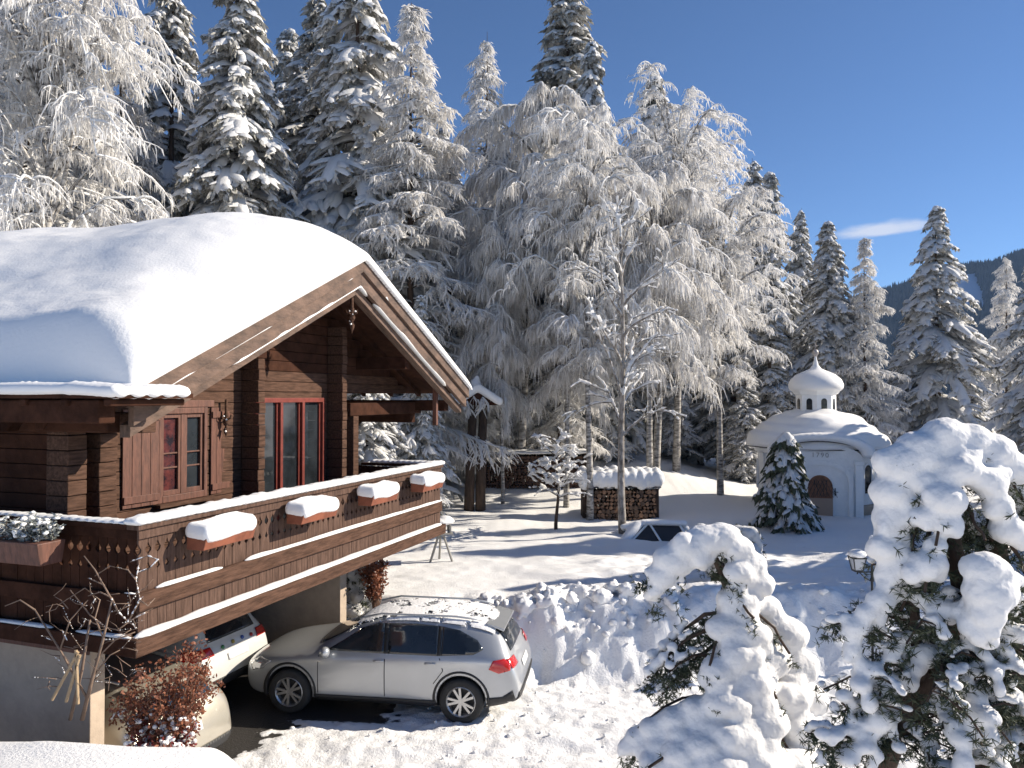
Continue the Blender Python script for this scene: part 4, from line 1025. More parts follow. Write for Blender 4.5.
def woodpile(px0, px1, Y, h, label, dark=False, depth=.9, snowh=.3, rz=0, name='woodpile'):
    x0, x1 = (px0-512)/F*Y, (px1-512)/F*Y; cx = (x0+x1)/2; z0 = min(TZ(x0, Y), TZ(x1, Y))-.12
    t = empty(name, (cx, Y, z0), rz, label, 'woodpile')
    r_ = random.Random(int(px0)); w = (x1-x0)/2; m_ = MB(); z = .09
    while z < h:
        x = -w+.08+r_.uniform(0, .06)
        while x < w-.05:
            rr_ = r_.uniform(.05, .085); dy = r_.uniform(-.05, .05); k = r_.choice((3, 4, 6, 8)); a0 = r_.uniform(0, 2)
            pts = [(x+rr_*math.cos(a0+2*PI*i/k), z+rr_*math.sin(a0+2*PI*i/k)) for i in range(k)]
            m_.prism(pts, -depth/2+dy, depth/2+dy, plane='y', mi=r_.choice((0, 0, 1))); x += rr_*1.75+.01
        z += .125
    m_.build('logs', [mat('cut_log', (.30,.17,.10) if not dark else (.13,.07,.045), .85, var=.5, vscale=9), mat('log_bark', (.12,.075,.05) if not dark else (.07,.04,.03), .9)], t)
    for s_ in (-1, 1): m_ = MB(); m_.box(s_*w-.05, s_*w+.05, -depth/2+.1, depth/2-.1, -.1, h+.12); m_.build('end_stake', BARK, t)
    if not dark: m_ = MB(); m_.box(-w-.1, w+.1, -depth/2-.06, depth/2+.1, h+.07, h+.10); m_.build('cover_board', BLACK, t)
    its = []
    for x in np.linspace(-w, w, max(4, int(w*2/.22))):
        for y in np.linspace(-depth/2, depth/2, 5): its.append(((x, y, h+.12+snowh*.35+r_.uniform(-.03, .03)), (.22, .22, snowh*r_.uniform(.45, .65))))
    blobs('snow', its, .05, SNOW, t, smooth_it=4, disp=.05)
    return t
woodpile(583, 655, 25.2, 1.05, 'short firewood stack with a thick rounded snow cap between the birch trunks', snowh=.62)
woodpile(480, 584, 30.0, 1.25, 'long dark wood stack in shade behind the leftmost birch, thin snow on top', dark=True, depth=1.2, snowh=.12)
def cold_frame():
    Y = 21.0; x = W(660, 520, Y).x; z0 = TZ(x, Y)-.05
    t = empty('cold_frame', (x, Y, z0), -.12, 'low garden cold frame with sloping dark panes sunk in the snow', 'cold frame')
    m_ = MB(); F0, F1, R0_, R1_ = (-.80, -.34, .0), (.78, -.34, .0), (-.33, .10, .44), (.52, .10, .44)
    V = [(-.80,-.34,-.2),(.78,-.34,-.2),(.78,-.34,.02),(-.80,-.34,.02),(-.33,.10,.44),(.52,.10,.44),(-.95,.75,.05),(.80,.75,.05),(-.95,.75,-.2),(.80,.75,-.2)]
    m_.add(V, [(0,1,2,3),(3,2,5,4),(4,5,7,6),(3,4,6),(5,2,7),(0,3,6,8),(1,9,7,2),(6,7,9,8)]); m_.build('pane', mat('frame_body', (.03,.03,.035), .25), t)
    for p_, q_ in (((-.82,-.36,.03),(-.34,.08,.46)), ((.02,-.36,.03),(-.27,.08,.46)), ((.80,-.36,.03),(.53,.08,.46)), ((-.84,-.36,.02),(.82,-.36,.02)), ((-.36,.09,.465),(.55,.09,.465))):
        m_ = MB(); m_.beam(p_, q_, .05, .035); m_.build('frame_bar', WHITEP, t)
    its = []
    for x_ in np.linspace(-.95, .62, 16):
        for y_, z_ in ((.14, .50), (.30, .42), (.5, .30), (.75, .15)): its.append(((x_ if z_ > .4 else x_*1.15, y_, z_-.25*max(0, -x_-.4)), (.15, .15, .09)))
    for k in range(14): its.append(((-.98+.03*k, -.28+.03*k, .06+.030*k), (.17, .15, .10)))
    blobs('snow', its, .035, SNOW, t, smooth_it=4)
    blobs('snow', [((.50+.05*k, -.36+.02*k, .05), (.10,.05,.10)) for k in range(4)], .03, SNOW, t, smooth_it=2)
cold_frame()
def shelter():
    Y = 26.5; x = W(477, 400, Y).x; z0 = TZ(x, Y); zt = W(477, 405, Y).z-z0
    t = empty('small_shelter', (x, Y, z0), .1, 'tiny snow-capped roof on two dark trunk posts beyond the right eave', 'shelter')
    for dx, tilt in ((-.28, .05), (.12, .02)):
        m_ = MB(); m_.tube([(dx, 0, -.3), (dx+tilt, 0, zt*.5), (dx+.10+tilt, 0, zt)], [.19, .16, .15], 9); m_.build('post', BARK, t, smooth=True)
    m_ = MB(); m_.prism([(-.72, 0), (.72, 0), (.72, .05), (0, .52), (-.72, .05)], -.6, .6, plane='y'); m_.build('roof', WOODK, t)
    its = []
    for a_ in np.linspace(-.68, .72, 15):
        for y_ in np.linspace(-.55, .55, 7): its.append(((a_, y_, zt+.14+.46*max(0, 1-abs(a_)/.7)), (.15, .15, .16)))
    its += [((-.05, 0, zt+.72), (.2,.3,.22)), ((0, 0, zt+.92), (.1,.15,.12))]
    t.children[-1].location = (0, 0, zt)
    blobs('snow', its, .035, SNOW, t, smooth_it=5)
    return
shelter()
def feeder():
    Y = 18.2; x = W(441, 500, Y).x; z0 = TZ(x, Y); z0 -= .12; t = empty('bird_table', (x, Y, z0), .3, 'small grey bird table with splayed legs beyond the end of the balcony', 'bird table')
    for a_, b_ in ((-.30, .1), (.34, -.05), (.02, .32)):
        m_ = MB(); m_.tube([(a_, b_, -.1), (a_*.15, b_*.15, .78)], .03, 6); m_.build('leg', mat('grey_wood', (.3,.29,.27), .8), t)
    m_ = MB(); m_.box(-.26, .26, -.2, .2, .78, .82); m_.box(-.22, -.18, -.15, .15, .82, 1.0); m_.box(.18, .22, -.15, .15, .82, 1.0); m_.build('tray', mat('grey_wood', (.3,.29,.27), .8), t)
    blobs('snow', [((0, 0, 1.08), (.34,.26,.10)), ((.1, 0, 1.1), (.2,.2,.12)), ((0, 0, .84), (.2,.2,.05))], .02, SNOW, t, smooth_it=2)
feeder()
# ---------------------------------------------------------------- snow-laden vegetation near the camera
def branch_path(p0, p1, sag=.2, n=8, seed=0, wig=.04):
    r_ = random.Random(seed); p0, p1 = Vector(p0), Vector(p1); out = []
    for i in range(n+1):
        t_ = i/n; p = p0.lerp(p1, t_)+Vector((0, 0, sag*4*t_*(1-t_)))
        if 0 < i: p += Vector((r_.uniform(-wig, wig), r_.uniform(-wig, wig), r_.uniform(-wig, wig)))
        out.append(p)
    return out
def tufts(points, n, r, ln, seed, w=.006, down=.3, outv=None):
    """needle tufts around path points"""
    g_ = np.random.default_rng(seed); P = np.array([tuple(p) for p in points]); J = g_.integers(0, len(P), n)
    c = P[J]+g_.normal(0, r, (n, 3)); q = 9; J2 = np.repeat(np.arange(n), q)
    ax = rdir(n, g_); ax[:,2] = g_.uniform(-.9, .5, n)-down*.4
    d_ = ax[J2]*.8+g_.normal(0, .55, (n*q, 3)); d_ /= np.linalg.norm(d_, axis=1, keepdims=True)
    l_ = ln*g_.uniform(.5, 1.3, n*q)[:,None]; b_ = c[J2]
    sd_ = np.cross(d_, g_.normal(0, 1, (n*q, 3))); sd_ /= np.linalg.norm(sd_, axis=1, keepdims=True)+1e-9
    tw = strips(np.stack([c-ax*ln*.4, c, c+ax*ln*.7], 1), rdir(n, g_), np.array([.006,.006,.003]))
    return merge([strips(np.stack([b_, b_+d_*l_*.6, b_+d_*l_], 1), sd_, np.array([w, w, w*.2])), tw])
def snowload(path, r0, r1, seed, flat=.8, up=.05, drape=.5, dens=1.0, xs=1.0):
    """ellipsoids sitting along and draping off a branch"""
    r_ = random.Random(seed); its = []; L_ = sum((path[i+1]-path[i]).length for i in range(len(path)-1)); n = max(3, int(L_/(.075)*dens))
    for i in range(n+1):
        t_ = i/n; f = t_*(len(path)-1); k = min(int(f), len(path)-2); p = path[k].lerp(path[k+1], f-k)
        rr_ = (r0+(r1-r0)*t_)*r_.uniform(.78, 1.2)
        its.append((p+Vector((r_.uniform(-.3, .3)*rr_, r_.uniform(-.3, .3)*rr_, up+rr_*.25)), (rr_*xs, rr_*xs, rr_*flat)))
        if r_.random() < drape:
            a_ = r_.uniform(0, 2*PI); q = rr_*r_.uniform(.55, .8)
            its.append((p+Vector((math.cos(a_)*rr_*.75, math.sin(a_)*rr_*.75, -rr_*r_.uniform(.2, .9))), (q, q, q*r_.uniform(1., 1.5))))
    return its
def bridges(its, n, per):
    main = [its[i*per] for i in range(n)]; out = []
    for i, (c, r) in enumerate(main):
        near = sorted(range(n), key=lambda j: (main[j][0]-c).length)[1:4]
        for j in near:
            c2, r2 = main[j]
            if (c2-c).length < (r[1]+r2[1])*1.5 and (i+j) % 4:
                s_ = min(r[1], r2[1])*.86; out.append(((c+c2)/2, (s_, s_, s_*.85)))
    return out
def laden_conifer():
    Y = 7.7; base = W(742, 800, Y); bz = TZ(base.x, Y)
    t = empty('young_conifer', (base.x, Y, bz), 0, 'young conifer bowed under lumpy snow with its top arching left, bottom centre right', 'tree')
    L = lambda px, py, dy=0: W(px, py, Y+dy)-Vector((base.x, Y, bz))
    trunk = [Vector((0, 0, -.3)), L(742, 740), L(738, 680), L(733, 630), L(728, 590), L(716, 560), L(700, 545), L(680, 552), L(664, 572), L(655, 596)]
    m_ = MB(); m_.tube(trunk, [.075,.065,.055,.045,.04,.035,.03,.022,.016,.01], 8); m_.build('trunk', BARK, t, smooth=True)
    br = []   # (p0, p1, dy, sag, r0, r1, bare)
    spec = [ # px0,py0, px1,py1, dy1, sag, r0, r1
        (735,560, 768,600, .12, .10, .10,.12), (742,560,718,548,-.05,.05,.10,.08),
        (733,600, 795,640, .18, .14, .13,.13), (733,600, 790,655,-.25, .12, .12,.13), (733,620, 708,665,-.38, .08, .09,.10),
        (735,640, 806,690, .10, .16, .14,.13), (736,640, 775,700,-.42, .12, .13,.13), (733,645, 715,705,-.50, .10, .12,.12), 
        (738,680, 817,745, .05, .16, .15,.13), (738,680, 760,745,-.58, .14, .14,.13), (736,690, 690,745,-.50, .15, .14,.12), (738,690, 800,770,-.45,.12,.15,.15),
        (738,720, 640,728,-.25, .26, .14,.09), (738,735, 650,770,-.62, .18, .14,.11), (738,740, 705,790,-.75,.15,.15,.14), (740,740, 770,800,-.70,.15,.16,.15), (742,740, 815,800,-.3,.15,.15,.15),
        (740,735, 690,760,.35,.2,.13,.12), (740,700, 790,735,.45,.2,.14,.12),
        (715,562, 740,585, -.18, .03, .09,.11), (724,590,752,618,-.30,.05,.10,.12)]
    snow = []; pts = []; lm = MB()
    for i, (a0, b0, a1, b1, dy, sag, r0, r1) in enumerate(spec):
        path = branch_path(L(a0, b0), L(a1, b1, dy), sag, 7, i, .02); lm.tube(path, [.022]*4+[.014]*4, 5, cap=False); r0 *= .84; r1 *= .84
        snow += snowload(path[1:], r0, r1, 100+i, .85, .02, .75); pts += path[2:]*2
        if b1 > 640:   # tip droops as a thick snow paw
            e_ = path[-1]; snow += snowload(branch_path(e_, e_+Vector(((a1-a0)*.0012, 0, -.22)), 0, 4, i), r1*.95, r1*.6, 300+i, .9, 0, .3)
    snow = []; rb = random.Random(31)
    MS = [(655,590,13,0),(662,576,17,0),(674,560,21,0),(690,548,23,0),(706,540,23,0),(722,538,21,0),(737,549,19,0),(748,565,19,0),(757,583,18,0),(700,560,12,-.08),(738,572,16,-.12),
          (738,600,22,-.05),(760,606,24,.1),(727,626,20,-.15),(748,634,22,-.2),(782,634,25,.1),(736,655,25,-.25),(768,660,24,-.1),(795,664,23,.1),(718,672,20,-.3),(752,684,26,-.3),(785,696,26,-.1),(806,698,22,.1),
          (728,702,24,-.4),(700,708,20,-.3),(676,718,19,-.3),(655,727,17,-.25),(637,736,14,-.2),(628,747,11,-.2),(764,722,26,-.4),(798,728,24,-.15),(812,742,18,.05),(738,738,28,-.5),(706,744,24,-.5),(682,752,21,-.5),(660,764,18,-.45),
          (722,768,28,-.6),(756,762,28,-.55),(788,764,28,-.35),(812,772,18,-.1),(700,782,24,-.65),(740,795,28,-.7),(780,800,28,-.5),(675,792,20,-.6)]
    for (a0, b0, r, dy) in MS:
        c_ = L(a0, b0, dy); R1 = r*.0101*.86; snow.append((c_, (R1*rb.uniform(.95, 1.3), R1, R1*rb.uniform(.62, .95))))
        for q in range(3):
            a_ = rb.uniform(0, 2*PI); f = rb.uniform(.45, .62); snow.append((c_+Vector((math.cos(a_)*R1*.75, math.sin(a_)*R1*.5, rb.uniform(-.75, .25)*R1)), (R1*f, R1*f, R1*f*rb.uniform(.8, 1.25))))
    snow += bridges(snow[:], len(MS), 4)
    for q in range(500):
        a0, b0, r, dy = MS[rb.randrange(11, len(MS))]; q_ = L(a0, b0, dy)+Vector((rb.uniform(-.2, .2), rb.uniform(-.06, .22), rb.uniform(-.26, -.04))); q_.x *= .93; pts.append(q_)
    # dark under-loaded branches on the left
    spec2 = [(733,612, 655,662, .1, .16), (733,625, 645,680, -.1, .14), (735,640, 662,695, .2, .12), (735,655, 668,672, -.2,.08)]
    for i, (a0, b0, a1, b1, dy, sag) in enumerate(spec2):
        path = branch_path(L(a0, b0), L(a1, b1, dy), sag, 8, 60+i, .02); lm.tube(path, [.02]*5+[.012]*4, 5, cap=False); pts += path[2:]*8
        snow += snowload(path[4:], .045, .075, 160+i, .7, .05, .35, .75)
    arch_ = trunk[4:]
    pts += [p+Vector((0, 0, -.07)) for p in arch_]*5
    ap = branch_path(L(690, 560), L(672, 618, -.05), .02, 5, 9, .01); pts += ap; snow += snowload(ap[:4], .05, .04, 202, .8, .03, .2)
    ap = branch_path(L(664, 575), L(637, 580, .05), .03, 5, 10, .01); pts += ap*3; snow += snowload(ap, .06, .04, 203, .8, .03, .2)
    lm.build('branches', BARK, t, smooth=True)
    npmesh('needles', *tufts([p+Vector((0, 0, -.09)) for p in pts], 4200, .04, .05, 4, .003), NEEDLE2, t, False)
    blobs('snow', snow, .018, SNOWP, t, smooth_it=18, disp=.022, dscale=.12)
laden_conifer()
def laden_pine():
    Y = 6.3; base = W(872, 800, Y); bz = TZ(base.x, Y)
    t = empty('old_pine', (base.x, Y, bz), 0, 'gnarled pine with drooping snow clumps and open dark needles at the lower right', 'tree')
    L = lambda px, py, dy=0: W(px, py, Y+dy)-Vector((base.x, Y, bz))
    lm = MB()
    trunks = [([Vector((-.25, 0, -.4)), L(868, 800), L(890, 740), L(925, 690), L(955, 640), L(962, 590), L(950, 530), L(940, 480), L(950, 450)], [.13,.12,.11,.10,.09,.08,.065,.05,.035]),
              ([L(1000, 900, .2), L(1010, 800, .2), L(1020, 720, .3), L(1010, 640, .3), L(1000, 560, .2), L(990, 500, .1), L(975, 455, .1)], [.11,.10,.09,.08,.07,.05,.03]),
              ([L(925, 690), L(915, 640), L(912, 590, -.1), L(918, 560, -.1)], [.06,.05,.045,.03])]
    for p_, r_ in trunks: lm.tube(p_, r_, 9)
    lm.build('trunk', BARK, t, smooth=True)
    snow = []; pts = []; lm = MB()
    heavy = [(950,455, 905,470,-.1,.10,.10,.10),(950,455, 1000,462,-.1,.09,.10,.11),(935,470,903,515,0,.12,.09,.10),(945,470,915,520,-.25,.1,.10,.10),
             (920,500, 912,560,-.2,.03,.11,.11),(950,480, 935,545,-.35,.05,.10,.10),(985,460,1022,500,-.1,.08,.11,.10),(908,500,900,560,-.02,.02,.09,.08),(930,520,925,590,-.35,.02,.10,.08),
             (960,500, 985,540,-.35,.03,.08,.07),(975,560, 985,640,-.5,.03,.11,.13),(985,560,1000,610,-.45,.02,.10,.11),(990,470,1035,560,0,.05,.10,.08),(915,560,900,610,-.1,.02,.08,.06),
             (1000,520,1035,600,-.2,.04,.06,.05),(900,640,880,700,-.2,.06,.09,.08),(925,690,895,690,-.2,.04,.09,.09)]
    for i, (a0, b0, a1, b1, dy, sag, r0, r1) in enumerate(heavy):
        path = branch_path(L(a0, b0), L(a1, b1, dy), sag, 7, 400+i, .015); lm.tube(path, [.02]*4+[.012]*4, 5, cap=False)
        pts += path*2
    rb = random.Random(8)
    MS = [(893,520,22,0),(893,492,24,0),(903,466,26,0),(922,448,26,0),(945,440,26,0),(968,442,25,0),(990,452,26,0),(1008,470,26,.05),(1022,498,26,.1),(1034,530,24,.1),(888,548,20,-.05),(893,572,17,-.05),(905,590,13,-.05),
          (926,516,16,-.2),(924,566,19,-.25),(945,500,19,-.25),(947,525,15,-.25),(962,470,20,-.2),(985,480,18,-.2),(998,505,16,-.2),(1008,530,17,-.2),
          (985,570,20,-.45),(990,592,24,-.45),(985,614,20,-.45),(982,636,13,-.45),(1008,580,14,-.4),(880,600,13,-.1),(868,612,12,-.1),(856,628,12,-.1),(852,650,11,-.1),(868,676,14,-.1),(885,690,16,-.1),(905,680,15,-.1),(880,720,14,-.2),(925,655,14,-.1),(940,610,14,-.2)]
    for (a0, b0, r, dy) in MS:
        c_ = L(a0, b0, dy); R1 = r*.0083*.94; snow.append((c_, (R1*rb.uniform(.95, 1.2), R1, R1*rb.uniform(.7, 1.0))))
        for q in range(3):
            a_ = rb.uniform(0, 2*PI); f = rb.uniform(.45, .6); snow.append((c_+Vector((math.cos(a_)*R1*.75, math.sin(a_)*R1*.5, rb.uniform(-.7, .25)*R1)), (R1*f, R1*f, R1*f*1.1)))
    snow += bridges(snow[-len(MS)*4:], len(MS), 4)
    for q in range(300):
        pts.append(L(rb.uniform(895, 1030), rb.uniform(475, 600), rb.uniform(-.25, .2)))
    r_ = random.Random(77)
    light = [(918,600, 852,640,-.1,.12),(915,610,868,622,.05,.10),(915,640,868,690,-.2,.08),(890,740,838,705,-.1,.06),(890,740,828,745,-.3,.05),(905,710,850,768,-.3,.03),
             (955,640,1000,680,-.4,.05),(955,640,930,700,-.5,.04),(960,620,1020,640,-.3,.05),(950,660,990,730,-.45,.04),(930,690,960,750,-.4,.03),(1015,700,960,720,-.3,.05),(1015,700,1040,740,-.3,.04),
             (1012,650,1040,660,-.1,.04),(1005,600,1045,640,0,.05),(960,600,910,640,-.35,.06),(962,590,1015,600,-.35,.06),(1010,760,950,775,-.3,.03),(900,720,935,770,-.3,.03),(1018,720,1000,780,-.5,.03),
             (955,640,900,660,.3,.1),(950,530,1000,560,.3,.1),(950,560,900,600,.3,.1),(1000,560,960,620,.3,.05),(940,560,895,600,-.05,.10),(990,540,1040,520,.1,.08),(1000,600,950,660,-.2,.06),(960,560,1010,700,-.25,.1),(930,640,990,700,-.2,.05)]
    for i, (a0, b0, a1, b1, dy, sag) in enumerate(light):
        path = branch_path(L(a0, b0), L(a1, b1, dy), sag, 8, 600+i, .03); lm.tube(path, [.022]*3+[.015]*3+[.009]*3, 5, cap=False)
        if r_.random() < .92: snow += snowload(path[1:], .055, r_.uniform(.055, .095), 700+i, .7, .04, .5, .95)
        pts += path[3:]*5
        for k in range(5):
            s0 = path[r_.randrange(3, 8)]; s1 = s0+Vector((r_.uniform(-.32, .32), r_.uniform(-.3, .3), r_.uniform(-.25, .12)))
            sp_ = branch_path(s0, s1, .04, 4, i*9+k, .02); lm.tube(sp_, [.009]*5, 4, cap=False); pts += sp_[2:]*5
            if r_.random() < .85: snow += snowload(sp_[1:], .032, .055, i*9+k, .7, .03, .1, .8)
    for tr__, rr_ in trunks[:2]:
        snow += snowload([p+Vector((.0, -.02, .03)) for p in tr__[2:]], .05, .05, 800, .8, .03, .0, .35)
    lm.build('branches', BARK, t, smooth=True)
    npmesh('needles', *tufts([p+Vector((0, 0, -.05)) for p in pts], 5600, .045, .06, 14, .0032), NEEDLE2, t, False)
    blobs('snow', snow, .016, SNOWP, t, smooth_it=16, disp=.02, dscale=.11)
laden_pine()
def lump_shrub(px, py, Y, w, h, label, seed, name='snowy_shrub'):
    c = W(px, py, Y); z0 = TZ(c.x, Y); r_ = random.Random(seed); t = empty(name, (c.x, Y, z0), 0, label, 'shrub'); its = []; pts = []; lm = MB()
    for i in range(26):
        a_ = r_.uniform(0, 2*PI); q = r_.uniform(.2, 1); e_ = Vector((math.cos(a_)*w*q, math.sin(a_)*w*q*.8, h*(1-.55*q*q)*r_.uniform(.8, 1.05)))
        path = branch_path((0, 0, -.1), e_, .12, 5, seed+i, .03); lm.tube(path, [.02,.02,.015,.012,.01,.008], 5, cap=False)
        its += snowload(path[2:], .10, .15, seed*3+i, .85, .04, .7, .7); pts += path[3:]*2+[path[-1]+Vector((0, 0, -.12))]
    lm.build('stem', BARK, t); npmesh('leaves', *tufts(pts, 500, .09, .09, seed, .006), NEEDLE2, t, False)
    blobs('snow', its, .04, SNOWF, t, smooth_it=3, disp=.05, dscale=.15)
    return t
lump_shrub(715, 560, 15.6, .62, 1.15, 'rounded shrub buried in snow just behind the arching conifer', 5)
lump_shrub(743, 545, 17.6, .5, .75, 'low snow-buried shrub to the right of the rounded one', 6)
# small deciduous trees with fat snow on every twig
def twiggy(px, Y, H, R, label, seed, nb=26, sr=.035, bark=BARK, name='small_tree', vox=.022, start=.3, dx=0, levels=2, tr=.05, parentmat=SNOWF, upb=.55):
    x = (px-512)/F*Y; z0 = TZ(x, Y); r_ = random.Random(seed); t = empty(name, (x, Y, z0), 0, label, 'tree'); tm = MB(); bm_ = MB(); its = []
    tp = [Vector((dx*(i/8)**1.5+.04*math.sin(i+seed), .03*math.cos(i*1.3), -.2+(H*.9+.2)*i/8)) for i in range(9)]
    tm.tube(tp, [tr*(1-.85*i/8) for i in range(9)], 8); tm.build('trunk', bark, t, smooth=True)
    def grow(p, d, ln, rad, lev):
        path = [p]; q = p.copy(); dd = d.copy(); n = 5
        for i in range(n):
            dd = (dd+Vector((r_.uniform(-.22, .22), r_.uniform(-.22, .22), r_.uniform(-.25, .12)))).normalized(); q = q+dd*ln/n; path.append(q.copy())
        bm_.tube(path, [rad*(1-.75*i/n) for i in range(n+1)], 5, cap=False)
        L_ = ln; m_ = max(2, int(L_/(sr*1.3)))
        for i in range(1, m_+1):
            f = i/m_*n; k = min(int(f), n-1); c = path[k].lerp(path[k+1], f-k); rr_ = sr*r_.uniform(.65, 1.25)*(1 if lev else 1.15)
            if r_.random() < .9: its.append((c+Vector((0, 0, rad*.4+rr_*.45)), (rr_, rr_, rr_*.85)))
        if lev < levels:
            for j in range(r_.randint(3, 4)):
                k = r_.randint(2, n); a_ = r_.uniform(-1, 1); s_ = Vector((-dd.y, dd.x, 0)); nd = (dd+s_*a_*1.4+Vector((0, 0, r_.uniform(-.3, .5)))).normalized()
                grow(path[k], nd, ln*r_.uniform(.35, .6), rad*.55, lev+1)
    for i in range(nb):
        u_ = start+(1-start)*i/nb; f = u_*8; k = min(int(f), 7); p = tp[k].lerp(tp[k+1], f-k); a_ = i*2.4+r_.uniform(-.4, .4)
        grow(p, Vector((math.cos(a_), math.sin(a_), r_.uniform(upb*.5, upb*1.5))).normalized(), R*(1.15-.55*u_)*r_.uniform(.7, 1.1), tr*.38, 0)
    bm_.build('branches', bark, t, smooth=True)
    blobs('snow', its, vox, parentmat, t, smooth_it=1, sub=1)
    return t
twiggy(557, 22.3, 2.9, .85, 'little bare tree with fat snow on every twig in front of the wood stacks', 4, nb=34, sr=.042, vox=.034, start=.40, tr=.06, upb=.8)
DBARK = mat('grey_bark', (.42,.39,.36), .9, bump=.02, bscale=12, col2=(.12,.10,.085), stretch=(1,1,.6), vscale=7)
twiggy(622, 21.4, 9.3, 2.2, 'tall bare tree with thick snow along its forking branches in front of the birches', 9, nb=20, sr=.042, vox=.036, start=.34, tr=.12, bark=DBARK, name='bare_tree', levels=2, upb=1.9)
# bare snowy shrub left of the balcony corner
def left_shrub():
    Y = 7.85; x = W(90, 700, Y).x; z0 = 1.2
    t = empty('bare_shrub', (x, Y, z0), 0, 'leafless shrub with snowy forked twigs in front of the balcony corner', 'shrub'); m_ = MB(); its = []
    L = lambda px, py, dy=0: W(px, py, Y+dy)-Vector((x, Y, z0)); r_ = random.Random(12)
    for pts, r0 in (([(82,720),(92,680),(103,640),(112,600)], .022), ([(70,720),(82,670),(90,620)], .018), ([(88,700),(60,650),(35,610)], .012)):
        m_.tube([L(*p) for p in pts], [r0*(1-.2*i) for i in range(len(pts))], 6)
    def twig(pts, rad, sn):
        P = [L(a_, b_, (k*.03)) for k, (a_, b_) in enumerate(pts)]; m_.tube(P, [rad*(1-.6*i/len(P)) for i in range(len(P))], 5)
        if sn:
            for i in range(len(P)-1):
                n = max(2, int((P[i+1]-P[i]).length/.018))
                for j in range(n):
                    if r_.random() < .85: rr_ = sn*r_.uniform(.6, 1.2); rr_ *= .55; its.append((P[i].lerp(P[i+1], j/n)+Vector((0, 0, rr_*.5)), (rr_, rr_, rr_*.9)))
    for pts, sn in (([(112,600),(118,612),(128,622),(135,618),(148,612)], .022), ([(112,600),(104,585),(88,578)], .014), ([(118,612),(112,598),(100,592),(88,596)], .012), ([(128,622),(140,600),(136,580),(140,560)], .022),
                    ([(140,572),(150,568),(158,560),(148,556),(130,562)], .020), ([(103,625),(90,615),(78,600),(70,590)], .010), ([(140,600),(148,606),(155,598)], .014), ([(112,600),(95,570),(84,556)], .008),
                    ([(104,640),(95,618),(100,600),(85,588),(60,604)], .012), ([(136,580),(128,570),(110,566),(95,576)], .013), ([(128,622),(118,630),(100,626),(82,618)], .012), ([(35,610),(20,600),(5,606)], .006), ([(60,650),(70,620),(88,600)], .006), ([(95,660),(115,640),(135,632)], .008), ([(90,680),(110,655),(120,650)], .006)):
        twig(pts, .009, sn)
    for q in range(70):
        P0 = Vector((r_.uniform(-.55, .55), r_.uniform(-.1, .2), r_.uniform(.75, 1.75))); d0 = Vector((r_.uniform(-1, 1), r_.uniform(-.4, .4), r_.uniform(-.2, 1))).normalized()*r_.uniform(.08, .28)
        if P0.x > .42-.1*q/70 and P0.z < 1.0: continue
        k_ = P0+d0*.5+Vector((r_.uniform(-.03, .03), 0, r_.uniform(-.03, .03))); m_.tube([P0, k_, P0+d0], [.005, .004, .002], 4)
        if r_.random() < .45:
            for j in range(8): rr_ = r_.uniform(.005, .010); its.append((P0.lerp(P0+d0, j/8)+Vector((0, 0, rr_*.5)), (rr_, rr_, rr_)))
    m_.build('branches', mat('twig_bark', (.22,.15,.11), .85, var=.3), t, smooth=True)
    blobs('snow', its, .007, SNOW, t, smooth_it=1, sub=1)
    PST = mat('pale_stake', (.42,.30,.18), .8); t = empty('tree_stake', (W(72, 700, Y-.1).x, Y-.1, 1.3), 0, 'pale wooden stakes leaning together at the lower left', 'stake'); m_ = MB()
    L = lambda px, py: W(px, py, Y-.1)-t.location
    for a_, b_ in (((52,700),(78,652)), ((66,702),(80,655)), ((78,704),(76,650))): m_ = MB(); m_.tube([L(*a_), L(*b_)], .016, 7); m_.build('stake', PST, t)
left_shrub()
